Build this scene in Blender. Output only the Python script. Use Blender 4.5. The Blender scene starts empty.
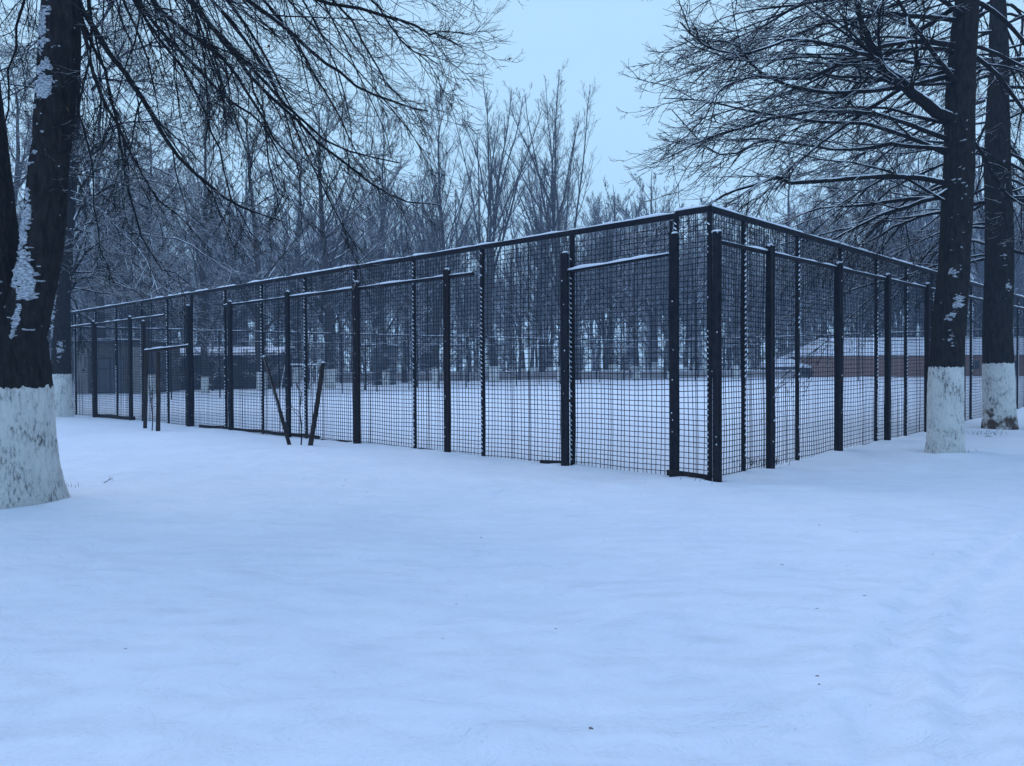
import bpy, math, random
import numpy as np
from mathutils import Matrix, Vector

SC = bpy.context.scene
COL = SC.collection
RNG = np.random.default_rng(7)
random.seed(7)

# ------------------------------------------------------------------ camera
F_PX, CX, CY = 779.0, 512.0, 383.0
CAM = np.array([0.0, 0.0, 1.6])
PITCH, ROLL = 0.0150, 0.0048
fw = np.array([0, math.cos(PITCH), -math.sin(PITCH)])
up0 = np.array([0, math.sin(PITCH), math.cos(PITCH)])
rt0 = np.array([1.0, 0, 0])
up = up0 * math.cos(ROLL) + rt0 * math.sin(ROLL)
rt = rt0 * math.cos(ROLL) - up0 * math.sin(ROLL)
cd = bpy.data.cameras.new('camera')
cam = bpy.data.objects.new('camera', cd)
COL.objects.link(cam)
cd.sensor_width = 36.0
cd.lens = F_PX / 1024 * 36
cd.clip_start, cd.clip_end = 0.05, 3000
m = Matrix.Identity(4)
for i in range(3):
    m[i][0], m[i][1], m[i][2], m[i][3] = rt[i], up[i], -fw[i], CAM[i]
cam.matrix_world = m
SC.camera = cam

# ------------------------------------------------------------------ sky, sun, exposure
SUN_EL, SUN_AZ = math.radians(52), math.radians(-40)
W = bpy.data.worlds.new('World'); SC.world = W
W.use_nodes = True
wn, wl = W.node_tree.nodes, W.node_tree.links
wn.clear()
wo = wn.new('ShaderNodeOutputWorld'); bg = wn.new('ShaderNodeBackground')
sky = wn.new('ShaderNodeTexSky'); sky.sky_type = 'NISHITA'; sky.sun_disc = False
sky.sun_elevation, sky.sun_rotation = SUN_EL, SUN_AZ
sky.air_density, sky.dust_density, sky.ozone_density = 1.0, 0.2, 3.0
ov = wn.new('ShaderNodeMixRGB'); ov.blend_type = 'MIX'          # a thick dusk overcast over the clear sky
ov.inputs['Fac'].default_value = 0.93
tcw = wn.new('ShaderNodeTexCoord'); sxw = wn.new('ShaderNodeSeparateXYZ'); rw = wn.new('ShaderNodeValToRGB')
wl.new(tcw.outputs['Generated'], sxw.inputs[0]); wl.new(sxw.outputs['Z'], rw.inputs[0])
rw.color_ramp.elements[0].position = 0.0; rw.color_ramp.elements[0].color = (.47, .745, .96, 1)
rw.color_ramp.elements[1].position = 0.95; rw.color_ramp.elements[1].color = (.34, .52, .94, 1)
e_ = rw.color_ramp.elements.new(0.42); e_.color = (.47, .73, .96, 1)
sc_ = wn.new('ShaderNodeVectorMath'); sc_.operation = 'SCALE'; sc_.inputs['Scale'].default_value = 9.0
cn = wn.new('ShaderNodeTexNoise'); cn.inputs['Scale'].default_value = 2.2; cn.inputs['Detail'].default_value = 5
cm = wn.new('ShaderNodeMapping'); cm.inputs['Scale'].default_value = (1, 1, 2.5); wl.new(tcw.outputs['Generated'], cm.inputs['Vector']); wl.new(cm.outputs[0], cn.inputs['Vector'])
cr = wn.new('ShaderNodeMapRange'); cr.inputs['To Min'].default_value = 8.4; cr.inputs['To Max'].default_value = 9.6; wl.new(cn.outputs[0], cr.inputs['Value']); wl.new(cr.outputs[0], sc_.inputs['Scale'])
wl.new(rw.outputs[0], sc_.inputs[0]); wl.new(sc_.outputs[0], ov.inputs['Color2'])
wl.new(sky.outputs[0], ov.inputs['Color1'])
wl.new(ov.outputs[0], bg.inputs['Color'])
bg.inputs['Strength'].default_value = 0.125
wl.new(bg.outputs[0], wo.inputs['Surface'])

sd = bpy.data.lights.new('sun', 'SUN'); sun = bpy.data.objects.new('sun', sd); COL.objects.link(sun)
sd.energy = 1.22; sd.angle = math.radians(45); sd.color = (0.80, 0.84, 1.0)
sdir = Vector((math.sin(SUN_AZ) * math.cos(SUN_EL), math.cos(SUN_AZ) * math.cos(SUN_EL), math.sin(SUN_EL)))
sun.rotation_euler = sdir.to_track_quat('Z', 'Y').to_euler()

vs = SC.view_settings
vs.view_transform = 'Standard'; vs.look = 'None'; vs.gamma = 1; vs.use_curve_mapping = False
vs.exposure = 0.0
SC.cycles.max_bounces = 6
SC.cycles.diffuse_bounces = 3
SC.cycles.volume_bounces = 1
SC.cycles.transparent_max_bounces = 8

# ------------------------------------------------------------------ helpers
def at(px, py, depth):
    """World point seen at pixel (px, py) of the survey photo, depth metres ahead."""
    return CAM + depth * (fw + rt * (px - CX) / F_PX + up * (CY - py) / F_PX)

def _h(ix, iy, iz):
    n = (ix.astype(np.int64) * 374761393 + iy.astype(np.int64) * 668265263 + iz.astype(np.int64) * 2147483647) & 0xFFFFFFFF
    n = ((n ^ (n >> 13)) * 1274126177) & 0xFFFFFFFF
    n = ((n ^ (n >> 16)) * 2246822519) & 0xFFFFFFFF
    return ((n ^ (n >> 15)) & 0xFFFF) / 32767.5 - 1.0

def noise(x, y, z=0.0):
    x, y, z = np.broadcast_arrays(np.asarray(x, float), np.asarray(y, float), np.asarray(z, float))
    ix, iy, iz = np.floor(x), np.floor(y), np.floor(z)
    fx, fy, fz = x - ix, y - iy, z - iz
    fx, fy, fz = (f * f * (3 - 2 * f) for f in (fx, fy, fz))
    r = 0
    for a in (0, 1):
        for b in (0, 1):
            for c in (0, 1):
                w = (fx if a else 1 - fx) * (fy if b else 1 - fy) * (fz if c else 1 - fz)
                r = r + w * _h(ix + a, iy + b, iz + c)
    return r

# court frame: corner K, left side runs along DL, right side along DR
K = np.array([2.92, 11.5]); DL = np.array([-0.728, 0.6856]); DR = np.array([0.6856, 0.728])
T_LEN, S_LEN = 39.0, 58.0

def court(t, s):
    return K + DL * t + DR * s

def terrain(x, y):
    s = (x - K[0]) * DR[0] + (y - K[1]) * DR[1]
    s = np.clip(s, 0, 70)
    return 0.0115 * s * s / (s + 4.0)

TRACKS = [[(7.6, 10.6), (5.3, 8.25), (3.76, 6.5), (2.95, 5.6), (2.55, 5.0), (2.15, 4.5), (1.85, 3.9), (1.5, 3.2), (1.2, 2.4)],
          [(7.9, 10.4), (5.6, 8.1), (4.05, 6.4), (3.2, 5.4), (2.8, 4.75), (2.42, 4.2), (2.1, 3.6), (1.8, 3.0), (1.5, 2.2)]]
STEPS = [(2.62, 5.3), (2.75, 4.95), (2.35, 4.6), (2.2, 4.2), (1.95, 3.85), (1.6, 3.65), (1.75, 3.3), (1.45, 3.0), (3.2, 6.0), (3.9, 6.5), (4.6, 7.3), (2.3, 3.9)]
MOUNDS = [(-6.3, 9.5, 0.9, 0.06), (7.85, 14.2, 0.6, 0.05), (11.85, 19, 0.6, 0.05), (-3.2, 15.2, 1.6, 0.05), (-8.6, 19.5, 1.3, 0.07), (-13, 24, 2, 0.06)]

POST_FEET = [(K[0] + DL[0] * u - DR[0] * .12, K[1] + DL[1] * u - DR[1] * .12) for u in (-.17, .52, 2.65, 5.64, 8.65, 11.52)] + \
            [(K[0] + DR[0] * u - DL[0] * .12, K[1] + DR[1] * u - DL[1] * .12) for u in (1.77, 4.72, 7.5, 10.4)]
TREE_FEET = [(-6.3, 9.55, .72), (7.93, 14.3, .33), (12.0, 19.2, .38)]

def seg_dist(x, y, pts):
    d = np.full(np.shape(x), 9.0)
    for (a, b) in zip(pts[:-1], pts[1:]):
        ax, ay, bx, by = *a, *b
        L2 = (bx - ax) ** 2 + (by - ay) ** 2
        t = np.clip(((x - ax) * (bx - ax) + (y - ay) * (by - ay)) / L2, 0, 1)
        d = np.minimum(d, np.hypot(x - ax - t * (bx - ax), y - ay - t * (by - ay)))
    return d

def height(x, y):
    x = np.asarray(x, float); y = np.asarray(y, float)
    z = terrain(x, y)
    z = z + 0.045 * noise(x * .22 + 3, y * .3) + 0.018 * noise(x * .8, y * 1.1 + 7)
    near = np.clip(1 - (np.hypot(x, y) - 14) / 14, 0, 1)
    z = z + near * (0.021 * noise(x * 1.3 + 5 + .8 * noise(x * .9, y * 1.1, 4), y * 2.3 + .9 * noise(x * .7, y * .8, 9)) + 0.013 * noise(x * 3.1 + .7 * noise(x * 2, y * 2, 2), y * 5.0 + 1.1 * noise(x * 1.6, y * 1.6, 6)) + 0.005 * noise(x * 8, y * 11))
    if z.ndim:
        for tr in TRACKS:
            wob = 0.05 * noise(x * 1.7, y * 1.7, 3)
            d = seg_dist(x + wob, y + wob, tr)
            z = z - 0.034 * np.exp(-(d / 0.10) ** 2) + 0.015 * np.exp(-((d - 0.17) / 0.06) ** 2)
        for sx, sy in STEPS:
            d = np.hypot((x - sx) * 1.2, y - sy)
            z = z - 0.045 * np.exp(-(d / 0.085) ** 2) + 0.013 * np.exp(-((d - 0.19) / 0.06) ** 2)
        for mx, my, mr, mh in MOUNDS:
            z = z + mh * np.exp(-(np.hypot(x - mx, y - my) / mr) ** 2)
        for px_, py_ in POST_FEET:
            d = np.hypot(x - px_, y - py_)
            z = z + 0.035 * np.exp(-(d / 0.40) ** 2) - 0.075 * np.exp(-(d / 0.13) ** 2)
        for px_, py_, r_ in TREE_FEET:
            d = np.hypot(x - px_, y - py_)
            z = z - 0.07 * np.exp(-((d - r_) / 0.10) ** 2) + 0.03 * np.exp(-((d - r_ - .4) / .25) ** 2)
    return z

def hz(x, y):
    return float(height(np.array([x]), np.array([y]))[0])

def ground(px, py, d0=12.0):
    d = d0
    for _ in range(40):
        p = at(px, py, d)
        hgt = float(terrain(p[0], p[1]))
        dz = (at(px, py, 1.0) - CAM)[2]
        d = (hgt - CAM[2]) / dz
    return at(px, py, d)

def mesh_obj(name, verts, faces_list, mat, parent=None, smooth=True, loc=None):
    """faces_list: list of (n,k) index arrays (k = 3 or 4)."""
    me = bpy.data.meshes.new(name)
    verts = np.asarray(verts, np.float32).reshape(-1, 3)
    me.vertices.add(len(verts)); me.vertices.foreach_set('co', verts.ravel())
    faces_list = [np.asarray(f, np.int32) for f in faces_list if len(f)]
    nl = sum(f.size for f in faces_list); nf = sum(len(f) for f in faces_list)
    me.loops.add(nl); me.polygons.add(nf)
    me.loops.foreach_set('vertex_index', np.concatenate([f.ravel() for f in faces_list]))
    tot = np.concatenate([np.full(len(f), f.shape[1], np.int32) for f in faces_list])
    st = np.concatenate([[0], np.cumsum(tot)[:-1]]).astype(np.int32)
    me.polygons.foreach_set('loop_start', st); me.polygons.foreach_set('loop_total', tot)
    me.polygons.foreach_set('use_smooth', np.full(nf, smooth))
    me.update(calc_edges=True)
    me.materials.append(mat)
    o = bpy.data.objects.new(name, me); COL.objects.link(o)
    if parent is not None: o.parent = parent
    if loc is not None: o.location = loc
    return o

class MB:
    """Collects boxes, tubes and lumps; build() links them as one mesh object."""
    def __init__(s): s.v = []; s.q = []; s.t = []; s.n = 0
    def add(s, v, q=None, t=None):
        v = np.asarray(v, float).reshape(-1, 3); s.v.append(v)
        if q is not None and len(q): s.q.append(np.asarray(q) + s.n)
        if t is not None and len(t): s.t.append(np.asarray(t) + s.n)
        s.n += len(v)
    def beam(s, a, b, w, h, upv=(0, 0, 1), bevel=0.0):
        """Box from a to b, w wide sideways, h along upv."""
        a = np.asarray(a, float); b = np.asarray(b, float); d = b - a; d /= np.linalg.norm(d)
        upv = np.asarray(upv, float)
        side = np.cross(d, upv); side /= np.linalg.norm(side); u2 = np.cross(side, d)
        if bevel > 0:
            c = bevel
            pr = [(-w/2 + c, -h/2), (w/2 - c, -h/2), (w/2, -h/2 + c), (w/2, h/2 - c), (w/2 - c, h/2), (-w/2 + c, h/2), (-w/2, h/2 - c), (-w/2, -h/2 + c)]
        else:
            pr = [(-w/2, -h/2), (w/2, -h/2), (w/2, h/2), (-w/2, h/2)]
        n = len(pr)
        v = [p + side * x + u2 * y for p in (a, b) for (x, y) in pr]
        q = [(i, (i + 1) % n, n + (i + 1) % n, n + i) for i in range(n)]
        t = []
        for i in range(1, n - 1): t += [(0, i + 1, i), (n, n + i, n + i + 1)]
        s.add(v, q, t)
    def tubes(s, P, R, k=4):
        v, q = tube_arrays(P, R, k); s.add(v, q)
    def lumps(s, C, AX, nu=8, nv=5):
        """Ellipsoid lumps: C (n,3) centres, AX (n,3,3) rows = scaled axes."""
        C = np.asarray(C, float); AX = np.asarray(AX, float)
        th = np.linspace(0, 2 * math.pi, nu, endpoint=False); ph = np.linspace(-math.pi / 2, math.pi / 2, nv)
        sp = np.array([[math.cos(p) * math.cos(t), math.cos(p) * math.sin(t), math.sin(p)] for p in ph for t in th])
        V = C[:, None] + np.einsum('ij,njk->nik', sp, AX)
        q = [(r * nu + i, r * nu + (i + 1) % nu, (r + 1) * nu + (i + 1) % nu, (r + 1) * nu + i) for r in range(nv - 1) for i in range(nu)]
        q = np.array(q)[None] + (np.arange(len(C)) * nu * nv)[:, None, None]
        s.add(V.reshape(-1, 3), q.reshape(-1, 4))
    def build(s, name, mat, parent=None, smooth=False, origin=None):
        v = np.concatenate(s.v)
        if origin is not None: v = v - np.asarray(origin)
        f = []
        if s.q: f.append(np.concatenate(s.q))
        if s.t: f.append(np.concatenate(s.t))
        o = mesh_obj(name, v, f, mat, parent, smooth)
        if origin is not None and parent is None: o.location = origin
        return o

def tube_arrays(P, R, k):
    """P (B,N,3) centre lines, R (B,N) radii -> vertices and quads."""
    B, N, _ = P.shape
    T = np.gradient(P, axis=1); T /= np.linalg.norm(T, axis=2, keepdims=True) + 1e-9
    mean = T.mean(axis=1)
    ref = np.where(np.abs(mean[:, 2:3]) > 0.75, np.array([[1.0, 0.2, 0]]), np.array([[0, 0, 1.0]]))[:, None, :]
    U = np.cross(T, ref); U /= np.linalg.norm(U, axis=2, keepdims=True) + 1e-9
    V = np.cross(U, T)
    a = np.arange(k) * 2 * math.pi / k + math.pi / 2
    ring = U[:, :, None] * np.cos(a)[None, None, :, None] + V[:, :, None] * np.sin(a)[None, None, :, None]
    vv = P[:, :, None] + ring * R[:, :, None, None]
    i = np.arange(k); j = (i + 1) % k
    q = np.stack([i, j, j + k, i + k], 1)[None] + (np.arange(N - 1) * k)[:, None, None]
    q = q.reshape(-1, 4)[None] + (np.arange(B) * N * k)[:, None, None]
    return vv.reshape(-1, 3), q.reshape(-1, 4)

def tag(o, label=None, cat=None, group=None, kind=None):
    if label: o['label'] = label
    if cat: o['category'] = cat
    if group: o['group'] = group
    if kind: o['kind'] = kind
    return o

def empty(name, loc, rz=0.0):
    o = bpy.data.objects.new(name, None); COL.objects.link(o)
    o.empty_display_size = 0.2
    o.location = loc; o.rotation_euler = (0, 0, rz)
    return o

# ------------------------------------------------------------------ materials
def mat(name):
    mm = bpy.data.materials.new(name); mm.use_nodes = True
    nt = mm.node_tree; b = nt.nodes['Principled BSDF']
    return mm, nt, b
def N(nt, t, **kw):
    n = nt.nodes.new(t)
    for k, v in kw.items():
        if k in n.inputs: n.inputs[k].default_value = v
        else: setattr(n, k, v)
    return n
def ramp(nt, src, stops):
    r = nt.nodes.new('ShaderNodeValToRGB'); e = r.color_ramp.elements
    while len(e) > 1: e.remove(e[-1])
    e[0].position = stops[0][0]; e[0].color = (*stops[0][1], 1)
    for p, c in stops[1:]:
        x = e.new(p); x.color = (*c, 1)
    nt.links.new(src, r.inputs[0]); return r
def coords(nt, scale=(1, 1, 1), kind='Object'):
    tc = nt.nodes.new('ShaderNodeTexCoord'); mp = nt.nodes.new('ShaderNodeMapping')
    mp.inputs['Scale'].default_value = scale
    nt.links.new(tc.outputs[kind], mp.inputs['Vector']); return mp.outputs[0]

SNOW_C = (0.80, 0.85, 0.92)
def snow_mat(name, bump=0.3, scale=1.0):
    mm, nt, b = mat(name); L = nt.links
    co = coords(nt, (1, 1, 1))
    n1 = N(nt, 'ShaderNodeTexNoise', Scale=3.0 * scale, Detail=6.0, Roughness=0.6); L.new(co, n1.inputs['Vector'])
    r = ramp(nt, n1.outputs[0], [(0.3, (0.76, 0.81, 0.90)), (0.7, (0.82, 0.86, 0.93))]); L.new(r.outputs[0], b.inputs['Base Color'])
    n2 = N(nt, 'ShaderNodeTexNoise', Scale=38.0 * scale, Detail=5.0, Roughness=0.7); L.new(co, n2.inputs['Vector'])
    bp = N(nt, 'ShaderNodeBump', Strength=bump, Distance=0.02); L.new(n2.outputs[0], bp.inputs['Height']); L.new(bp.outputs[0], b.inputs['Normal'])
    b.inputs['Roughness'].default_value = 0.75
    b.inputs['Specular IOR Level'].default_value = 0.25
    return mm

def ground_mat():
    mm, nt, b = mat('snow_ground'); L = nt.links
    co = coords(nt)
    n1 = N(nt, 'ShaderNodeTexNoise', Scale=0.8, Detail=8.0, Roughness=0.6); L.new(co, n1.inputs['Vector'])
    r = ramp(nt, n1.outputs[0], [(0.3, (0.74, 0.80, 0.89)), (0.7, (0.82, 0.86, 0.93))])
    # specks of bark, seed and twig crumbs lying in the snow
    v = N(nt, 'ShaderNodeTexVoronoi', Scale=3.2); L.new(co, v.inputs['Vector'])
    n3 = N(nt, 'ShaderNodeTexNoise', Scale=0.5, Detail=3.0); L.new(co, n3.inputs['Vector'])
    n4 = N(nt, 'ShaderNodeTexNoise', Scale=60.0, Detail=2.0); L.new(co, n4.inputs['Vector'])
    a1 = N(nt, 'ShaderNodeMath', operation='MULTIPLY_ADD'); a1.inputs[1].default_value = 0.08; L.new(n4.outputs[0], a1.inputs[0]); L.new(v.outputs['Distance'], a1.inputs[2])
    a2 = N(nt, 'ShaderNodeMath', operation='MULTIPLY_ADD'); a2.inputs[1].default_value = -0.11; L.new(n3.outputs[0], a2.inputs[0]); L.new(a1.outputs[0], a2.inputs[2])
    sp = ramp(nt, a2.outputs[0], [(0.0, (1, 1, 1)), (0.012, (1, 1, 1)), (0.02, (0, 0, 0))])
    mx = N(nt, 'ShaderNodeMixRGB'); mx.inputs['Color2'].default_value = (0.16, 0.15, 0.15, 1)
    L.new(sp.outputs[0], mx.inputs['Fac']); L.new(r.outputs[0], mx.inputs['Color1']); L.new(mx.outputs[0], b.inputs['Base Color'])
    # wind ripples and grain
    co2 = coords(nt, (1.8, 3.0, 1))
    n5 = N(nt, 'ShaderNodeTexNoise', Scale=1.3, Detail=7.0, Roughness=0.6, Distortion=1.6); L.new(co2, n5.inputs['Vector'])
    n6 = N(nt, 'ShaderNodeTexNoise', Scale=45.0, Detail=4.0, Roughness=0.7); L.new(co, n6.inputs['Vector'])
    b1 = N(nt, 'ShaderNodeBump', Strength=0.9, Distance=0.05); L.new(n5.outputs[0], b1.inputs['Height'])
    b2 = N(nt, 'ShaderNodeBump', Strength=0.9, Distance=0.010); L.new(n6.outputs[0], b2.inputs['Height']); L.new(b1.outputs[0], b2.inputs['Normal'])
    L.new(b2.outputs[0], b.inputs['Normal'])
    b.inputs['Roughness'].default_value = 0.7; b.inputs['Specular IOR Level'].default_value = 0.2
    return mm

def bark_mat(name, c1, c2, snow=0.0, zthr=0.35, nscale=2.0, stretch=0.25, bscale=14.0):
    """Bark; snow > 0 dusts the upward faces."""
    mm, nt, b = mat(name); L = nt.links
    co = coords(nt, (1, 1, stretch))
    n1 = N(nt, 'ShaderNodeTexNoise', Scale=bscale, Detail=8.0, Roughness=0.7); L.new(co, n1.inputs['Vector'])
    r = ramp(nt, n1.outputs[0], [(0.3, c1), (0.7, c2)])
    bp = N(nt, 'ShaderNodeBump', Strength=0.8, Distance=0.02); L.new(n1.outputs[0], bp.inputs['Height']); L.new(bp.outputs[0], b.inputs['Normal'])
    src = r.outputs[0]
    if snow > 0:
        g = nt.nodes.new('ShaderNodeNewGeometry'); sx = nt.nodes.new('ShaderNodeSeparateXYZ'); L.new(g.outputs['Normal'], sx.inputs[0])
        co3 = coords(nt)
        n2 = N(nt, 'ShaderNodeTexNoise', Scale=nscale, Detail=5.0, Roughness=0.65); L.new(co3, n2.inputs['Vector'])
        ad = N(nt, 'ShaderNodeMath', operation='MULTIPLY_ADD'); ad.inputs[1].default_value = 2.2; L.new(n2.outputs[0], ad.inputs[0]); L.new(sx.outputs['Z'], ad.inputs[2])
        th = zthr + 1.1 + (1 - snow) * 0.6
        rr = ramp(nt, ad.outputs[0], [(0, (0, 0, 0)), (1, (1, 1, 1))])
        mr = N(nt, 'ShaderNodeMapRange'); mr.inputs['From Min'].default_value = th - 0.08; mr.inputs['From Max'].default_value = th + 0.12
        L.new(ad.outputs[0], mr.inputs['Value'])
        mx = N(nt, 'ShaderNodeMixRGB'); mx.inputs['Color2'].default_value = (*SNOW_C, 1)
        L.new(mr.outputs[0], mx.inputs['Fac']); L.new(src, mx.inputs['Color1']); src = mx.outputs[0]
        nt.nodes.remove(rr)
    L.new(src, b.inputs['Base Color'])
    b.inputs['Roughness'].default_value = 0.95; b.inputs['Specular IOR Level'].default_value = 0.03
    return mm

def whitewash_mat(name='whitewash', dirt=0.35, stain=False):
    mm, nt, b = mat(name); L = nt.links
    co = coords(nt, (1, 1, 0.32)); co1 = coords(nt)
    n1 = N(nt, 'ShaderNodeTexNoise', Scale=30.0, Detail=8.0, Roughness=0.75); L.new(co, n1.inputs['Vector'])
    n2 = N(nt, 'ShaderNodeTexNoise', Scale=3.0, Detail=4.0); L.new(co1, n2.inputs['Vector'])
    ad = N(nt, 'ShaderNodeMath', operation='MULTIPLY_ADD'); ad.inputs[1].default_value = 0.45; L.new(n2.outputs[0], ad.inputs[0]); L.new(n1.outputs[0], ad.inputs[2])
    r = ramp(nt, ad.outputs[0], [(0.51 + 0.1 * dirt, (0.10, 0.10, 0.10)), (0.585 + 0.1 * dirt, (0.42, 0.42, 0.41)), (0.67 + 0.1 * dirt, (0.68, 0.68, 0.66)), (0.95, (0.80, 0.80, 0.77))])
    if stain:
        sx = nt.nodes.new('ShaderNodeSeparateXYZ'); L.new(co1, sx.inputs[0])
        n3 = N(nt, 'ShaderNodeTexNoise', Scale=4.5, Detail=5.0, Roughness=0.6); L.new(co1, n3.inputs['Vector'])
        sb_ = N(nt, 'ShaderNodeMath', operation='MULTIPLY_ADD'); sb_.inputs[1].default_value = -0.42; L.new(sx.outputs['Z'], sb_.inputs[0]); L.new(n3.outputs[0], sb_.inputs[2])
        rs = ramp(nt, sb_.outputs[0], [(0.0, (0, 0, 0)), (0.27, (0, 0, 0)), (0.42, (1, 1, 1))])
        mx = N(nt, 'ShaderNodeMixRGB'); mx.inputs['Color2'].default_value = (0.09, 0.06, 0.045, 1)
        L.new(rs.outputs[0], mx.inputs['Fac']); L.new(r.outputs[0], mx.inputs['Color1']); r = mx
    L.new(r.outputs[0], b.inputs['Base Color'])
    bp = N(nt, 'ShaderNodeBump', Strength=1.0, Distance=0.035); L.new(n1.outputs[0], bp.inputs['Height']); L.new(bp.outputs[0], b.inputs['Normal'])
    b.inputs['Roughness'].default_value = 0.95; b.inputs['Specular IOR Level'].default_value = 0.1
    return mm

def plain_mat(name, c1, c2, scale=8.0, rough=0.6, metal=0.0, bump=0.2, stretch=(1, 1, 1)):
    mm, nt, b = mat(name); L = nt.links
    co = coords(nt, stretch)
    n1 = N(nt, 'ShaderNodeTexNoise', Scale=scale, Detail=7.0, Roughness=0.65); L.new(co, n1.inputs['Vector'])
    r = ramp(nt, n1.outputs[0], [(0.35, c1), (0.68, c2)]); L.new(r.outputs[0], b.inputs['Base Color'])
    bp = N(nt, 'ShaderNodeBump', Strength=bump, Distance=0.01); L.new(n1.outputs[0], bp.inputs['Height']); L.new(bp.outputs[0], b.inputs['Normal'])
    b.inputs['Roughness'].default_value = rough; b.inputs['Metallic'].default_value = metal
    b.inputs['Specular IOR Level'].default_value = 0.1
    return mm

def brick_mat():
    mm, nt, b = mat('brick'); L = nt.links
    tc = nt.nodes.new('ShaderNodeTexCoord'); sx = nt.nodes.new('ShaderNodeSeparateXYZ'); L.new(tc.outputs['Object'], sx.inputs[0])
    cb = nt.nodes.new('ShaderNodeCombineXYZ'); ad = N(nt, 'ShaderNodeMath', operation='ADD')
    L.new(sx.outputs['X'], ad.inputs[0]); L.new(sx.outputs['Y'], ad.inputs[1]); L.new(ad.outputs[0], cb.inputs['X']); L.new(sx.outputs['Z'], cb.inputs['Y'])
    br = N(nt, 'ShaderNodeTexBrick', Scale=1.0); br.inputs['Brick Width'].default_value = 0.26; br.inputs['Row Height'].default_value = 0.08
    br.inputs['Mortar Size'].default_value = 0.008
    br.inputs['Color1'].default_value = (0.34, 0.15, 0.085, 1); br.inputs['Color2'].default_value = (0.25, 0.11, 0.07, 1); br.inputs['Mortar'].default_value = (0.2, 0.18, 0.17, 1)
    L.new(cb.outputs[0], br.inputs['Vector']); L.new(br.outputs['Color'], b.inputs['Base Color'])
    b.inputs['Roughness'].default_value = 0.9
    return mm

M = {}
M['snow'] = snow_mat('fresh_snow')
M['ground'] = ground_mat()
M['bark'] = bark_mat('dark_bark', (0.005, 0.005, 0.006), (0.036, 0.032, 0.031), bscale=20.0)
M['twig'] = bark_mat('twig_bark', (0.007, 0.007, 0.008), (0.020, 0.018, 0.018), snow=0.85)
M['twig_light'] = bark_mat('twig_bark_dry', (0.007, 0.007, 0.008), (0.020, 0.018, 0.018), snow=0.12)
M['twig_far'] = bark_mat('twig_bark_far', (0.030, 0.028, 0.030), (0.07, 0.062, 0.06), snow=0.6, nscale=0.8)  # bark colour raised above the near trees' to paint in distance haze
M['cling'] = plain_mat('thin_shade_toned_snow_on_bark', (0.06, 0.07, 0.09), (0.66, 0.70, 0.76), 26.0, 0.9, 0, 0.8, (1, 1, 2.2))  # snow with bark showing through, colour also darkened for shade under the crown
M['twig_fine'] = bark_mat('fine_twig_bark', (0.007, 0.007, 0.008), (0.018, 0.016, 0.016), snow=0.30)
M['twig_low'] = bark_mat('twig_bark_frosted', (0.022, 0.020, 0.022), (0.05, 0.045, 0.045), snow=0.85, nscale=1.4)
M['whitewash'] = whitewash_mat(); M['whitewash_stained'] = whitewash_mat('stained_whitewash', .4, True)
M['paint'] = plain_mat('blue_black_fence_paint', (0.004, 0.006, 0.012), (0.020, 0.019, 0.023), 9, 0.7, 0.0)
M['rust'] = plain_mat('rusty_steel', (0.008, 0.008, 0.012), (0.030, 0.020, 0.020), 14, 0.8, 0.0)
M['wire'] = plain_mat('dark_wire', (0.004, 0.006, 0.012), (0.014, 0.016, 0.022), 20, 0.6, 0.0)
M['wood'] = plain_mat('weathered_wood', (0.015, 0.012, 0.013), (0.05, 0.036, 0.03), 10, 0.9, 0, 0.5, (1, 1, .2))
M['board'] = plain_mat('tarred_board', (0.008, 0.008, 0.009), (0.035, 0.028, 0.026), 8, 0.85, 0, 0.4)
M['brick'] = brick_mat()
M['plaster'] = plain_mat('grey_plaster', (0.085, 0.072, 0.068), (0.14, 0.12, 0.115), 2.0, 0.9)
M['plaster_light'] = plain_mat('pale_plaster', (0.20, 0.18, 0.175), (0.3, 0.28, 0.27), 1.5, 0.9)
M['metal_door'] = plain_mat('grey_sheet_metal', (0.07, 0.075, 0.085), (0.12, 0.125, 0.14), 3.0, 0.6, 0.2)
M['planks'] = plain_mat('dark_planks', (0.03, 0.03, 0.033), (0.075, 0.07, 0.07), 3.0, 0.9, 0, 0.5, (6, 6, .3))
M['goal'] = plain_mat('white_pipe', (0.6, 0.62, 0.64), (0.75, 0.76, 0.78), 6.0, 0.5)
M['concrete'] = plain_mat('pale_concrete', (0.30, 0.27, 0.27), (0.44, 0.40, 0.40), 1.5, 0.9)
M['glass'] = plain_mat('dark_glass', (0.01, 0.012, 0.016), (0.02, 0.022, 0.028), 2.0, 0.15)
M['leaf'] = plain_mat('dead_leaf', (0.16, 0.06, 0.025), (0.28, 0.12, 0.05), 20.0, 0.8)

# ------------------------------------------------------------------ the snow-covered ground, one sheet
def axis(lo, a, b, hi, d, g):
    mid = list(np.arange(a, b, d)); x, s = a, d; left = []
    while x > lo: s *= g; x -= s; left.append(x)
    x, s = mid[-1], d; right = []
    while x < hi: s *= g; x += s; right.append(x)
    return np.array(left[::-1] + mid + right)
gx = axis(-420, -8.5, 10.5, 420, 0.05, 1.045)
gy = axis(-60, 2.2, 19.0, 520, 0.05, 1.04)
GX, GY = np.meshgrid(gx, gy)
GZ = height(GX, GY)
nx, ny = len(gx), len(gy)
idx = np.arange(nx * ny).reshape(ny, nx)
q = np.stack([idx[:-1, :-1], idx[:-1, 1:], idx[1:, 1:], idx[1:, :-1]], -1).reshape(-1, 4)
g = mesh_obj('ground', np.stack([GX, GY, GZ], -1), [q], M['ground'])
tag(g, 'smooth blue white snow covering the open park ground', kind='structure')

# ------------------------------------------------------------------ tree growth
def unit(v): return v / (np.linalg.norm(v, axis=-1, keepdims=True) + 1e-9)

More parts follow.
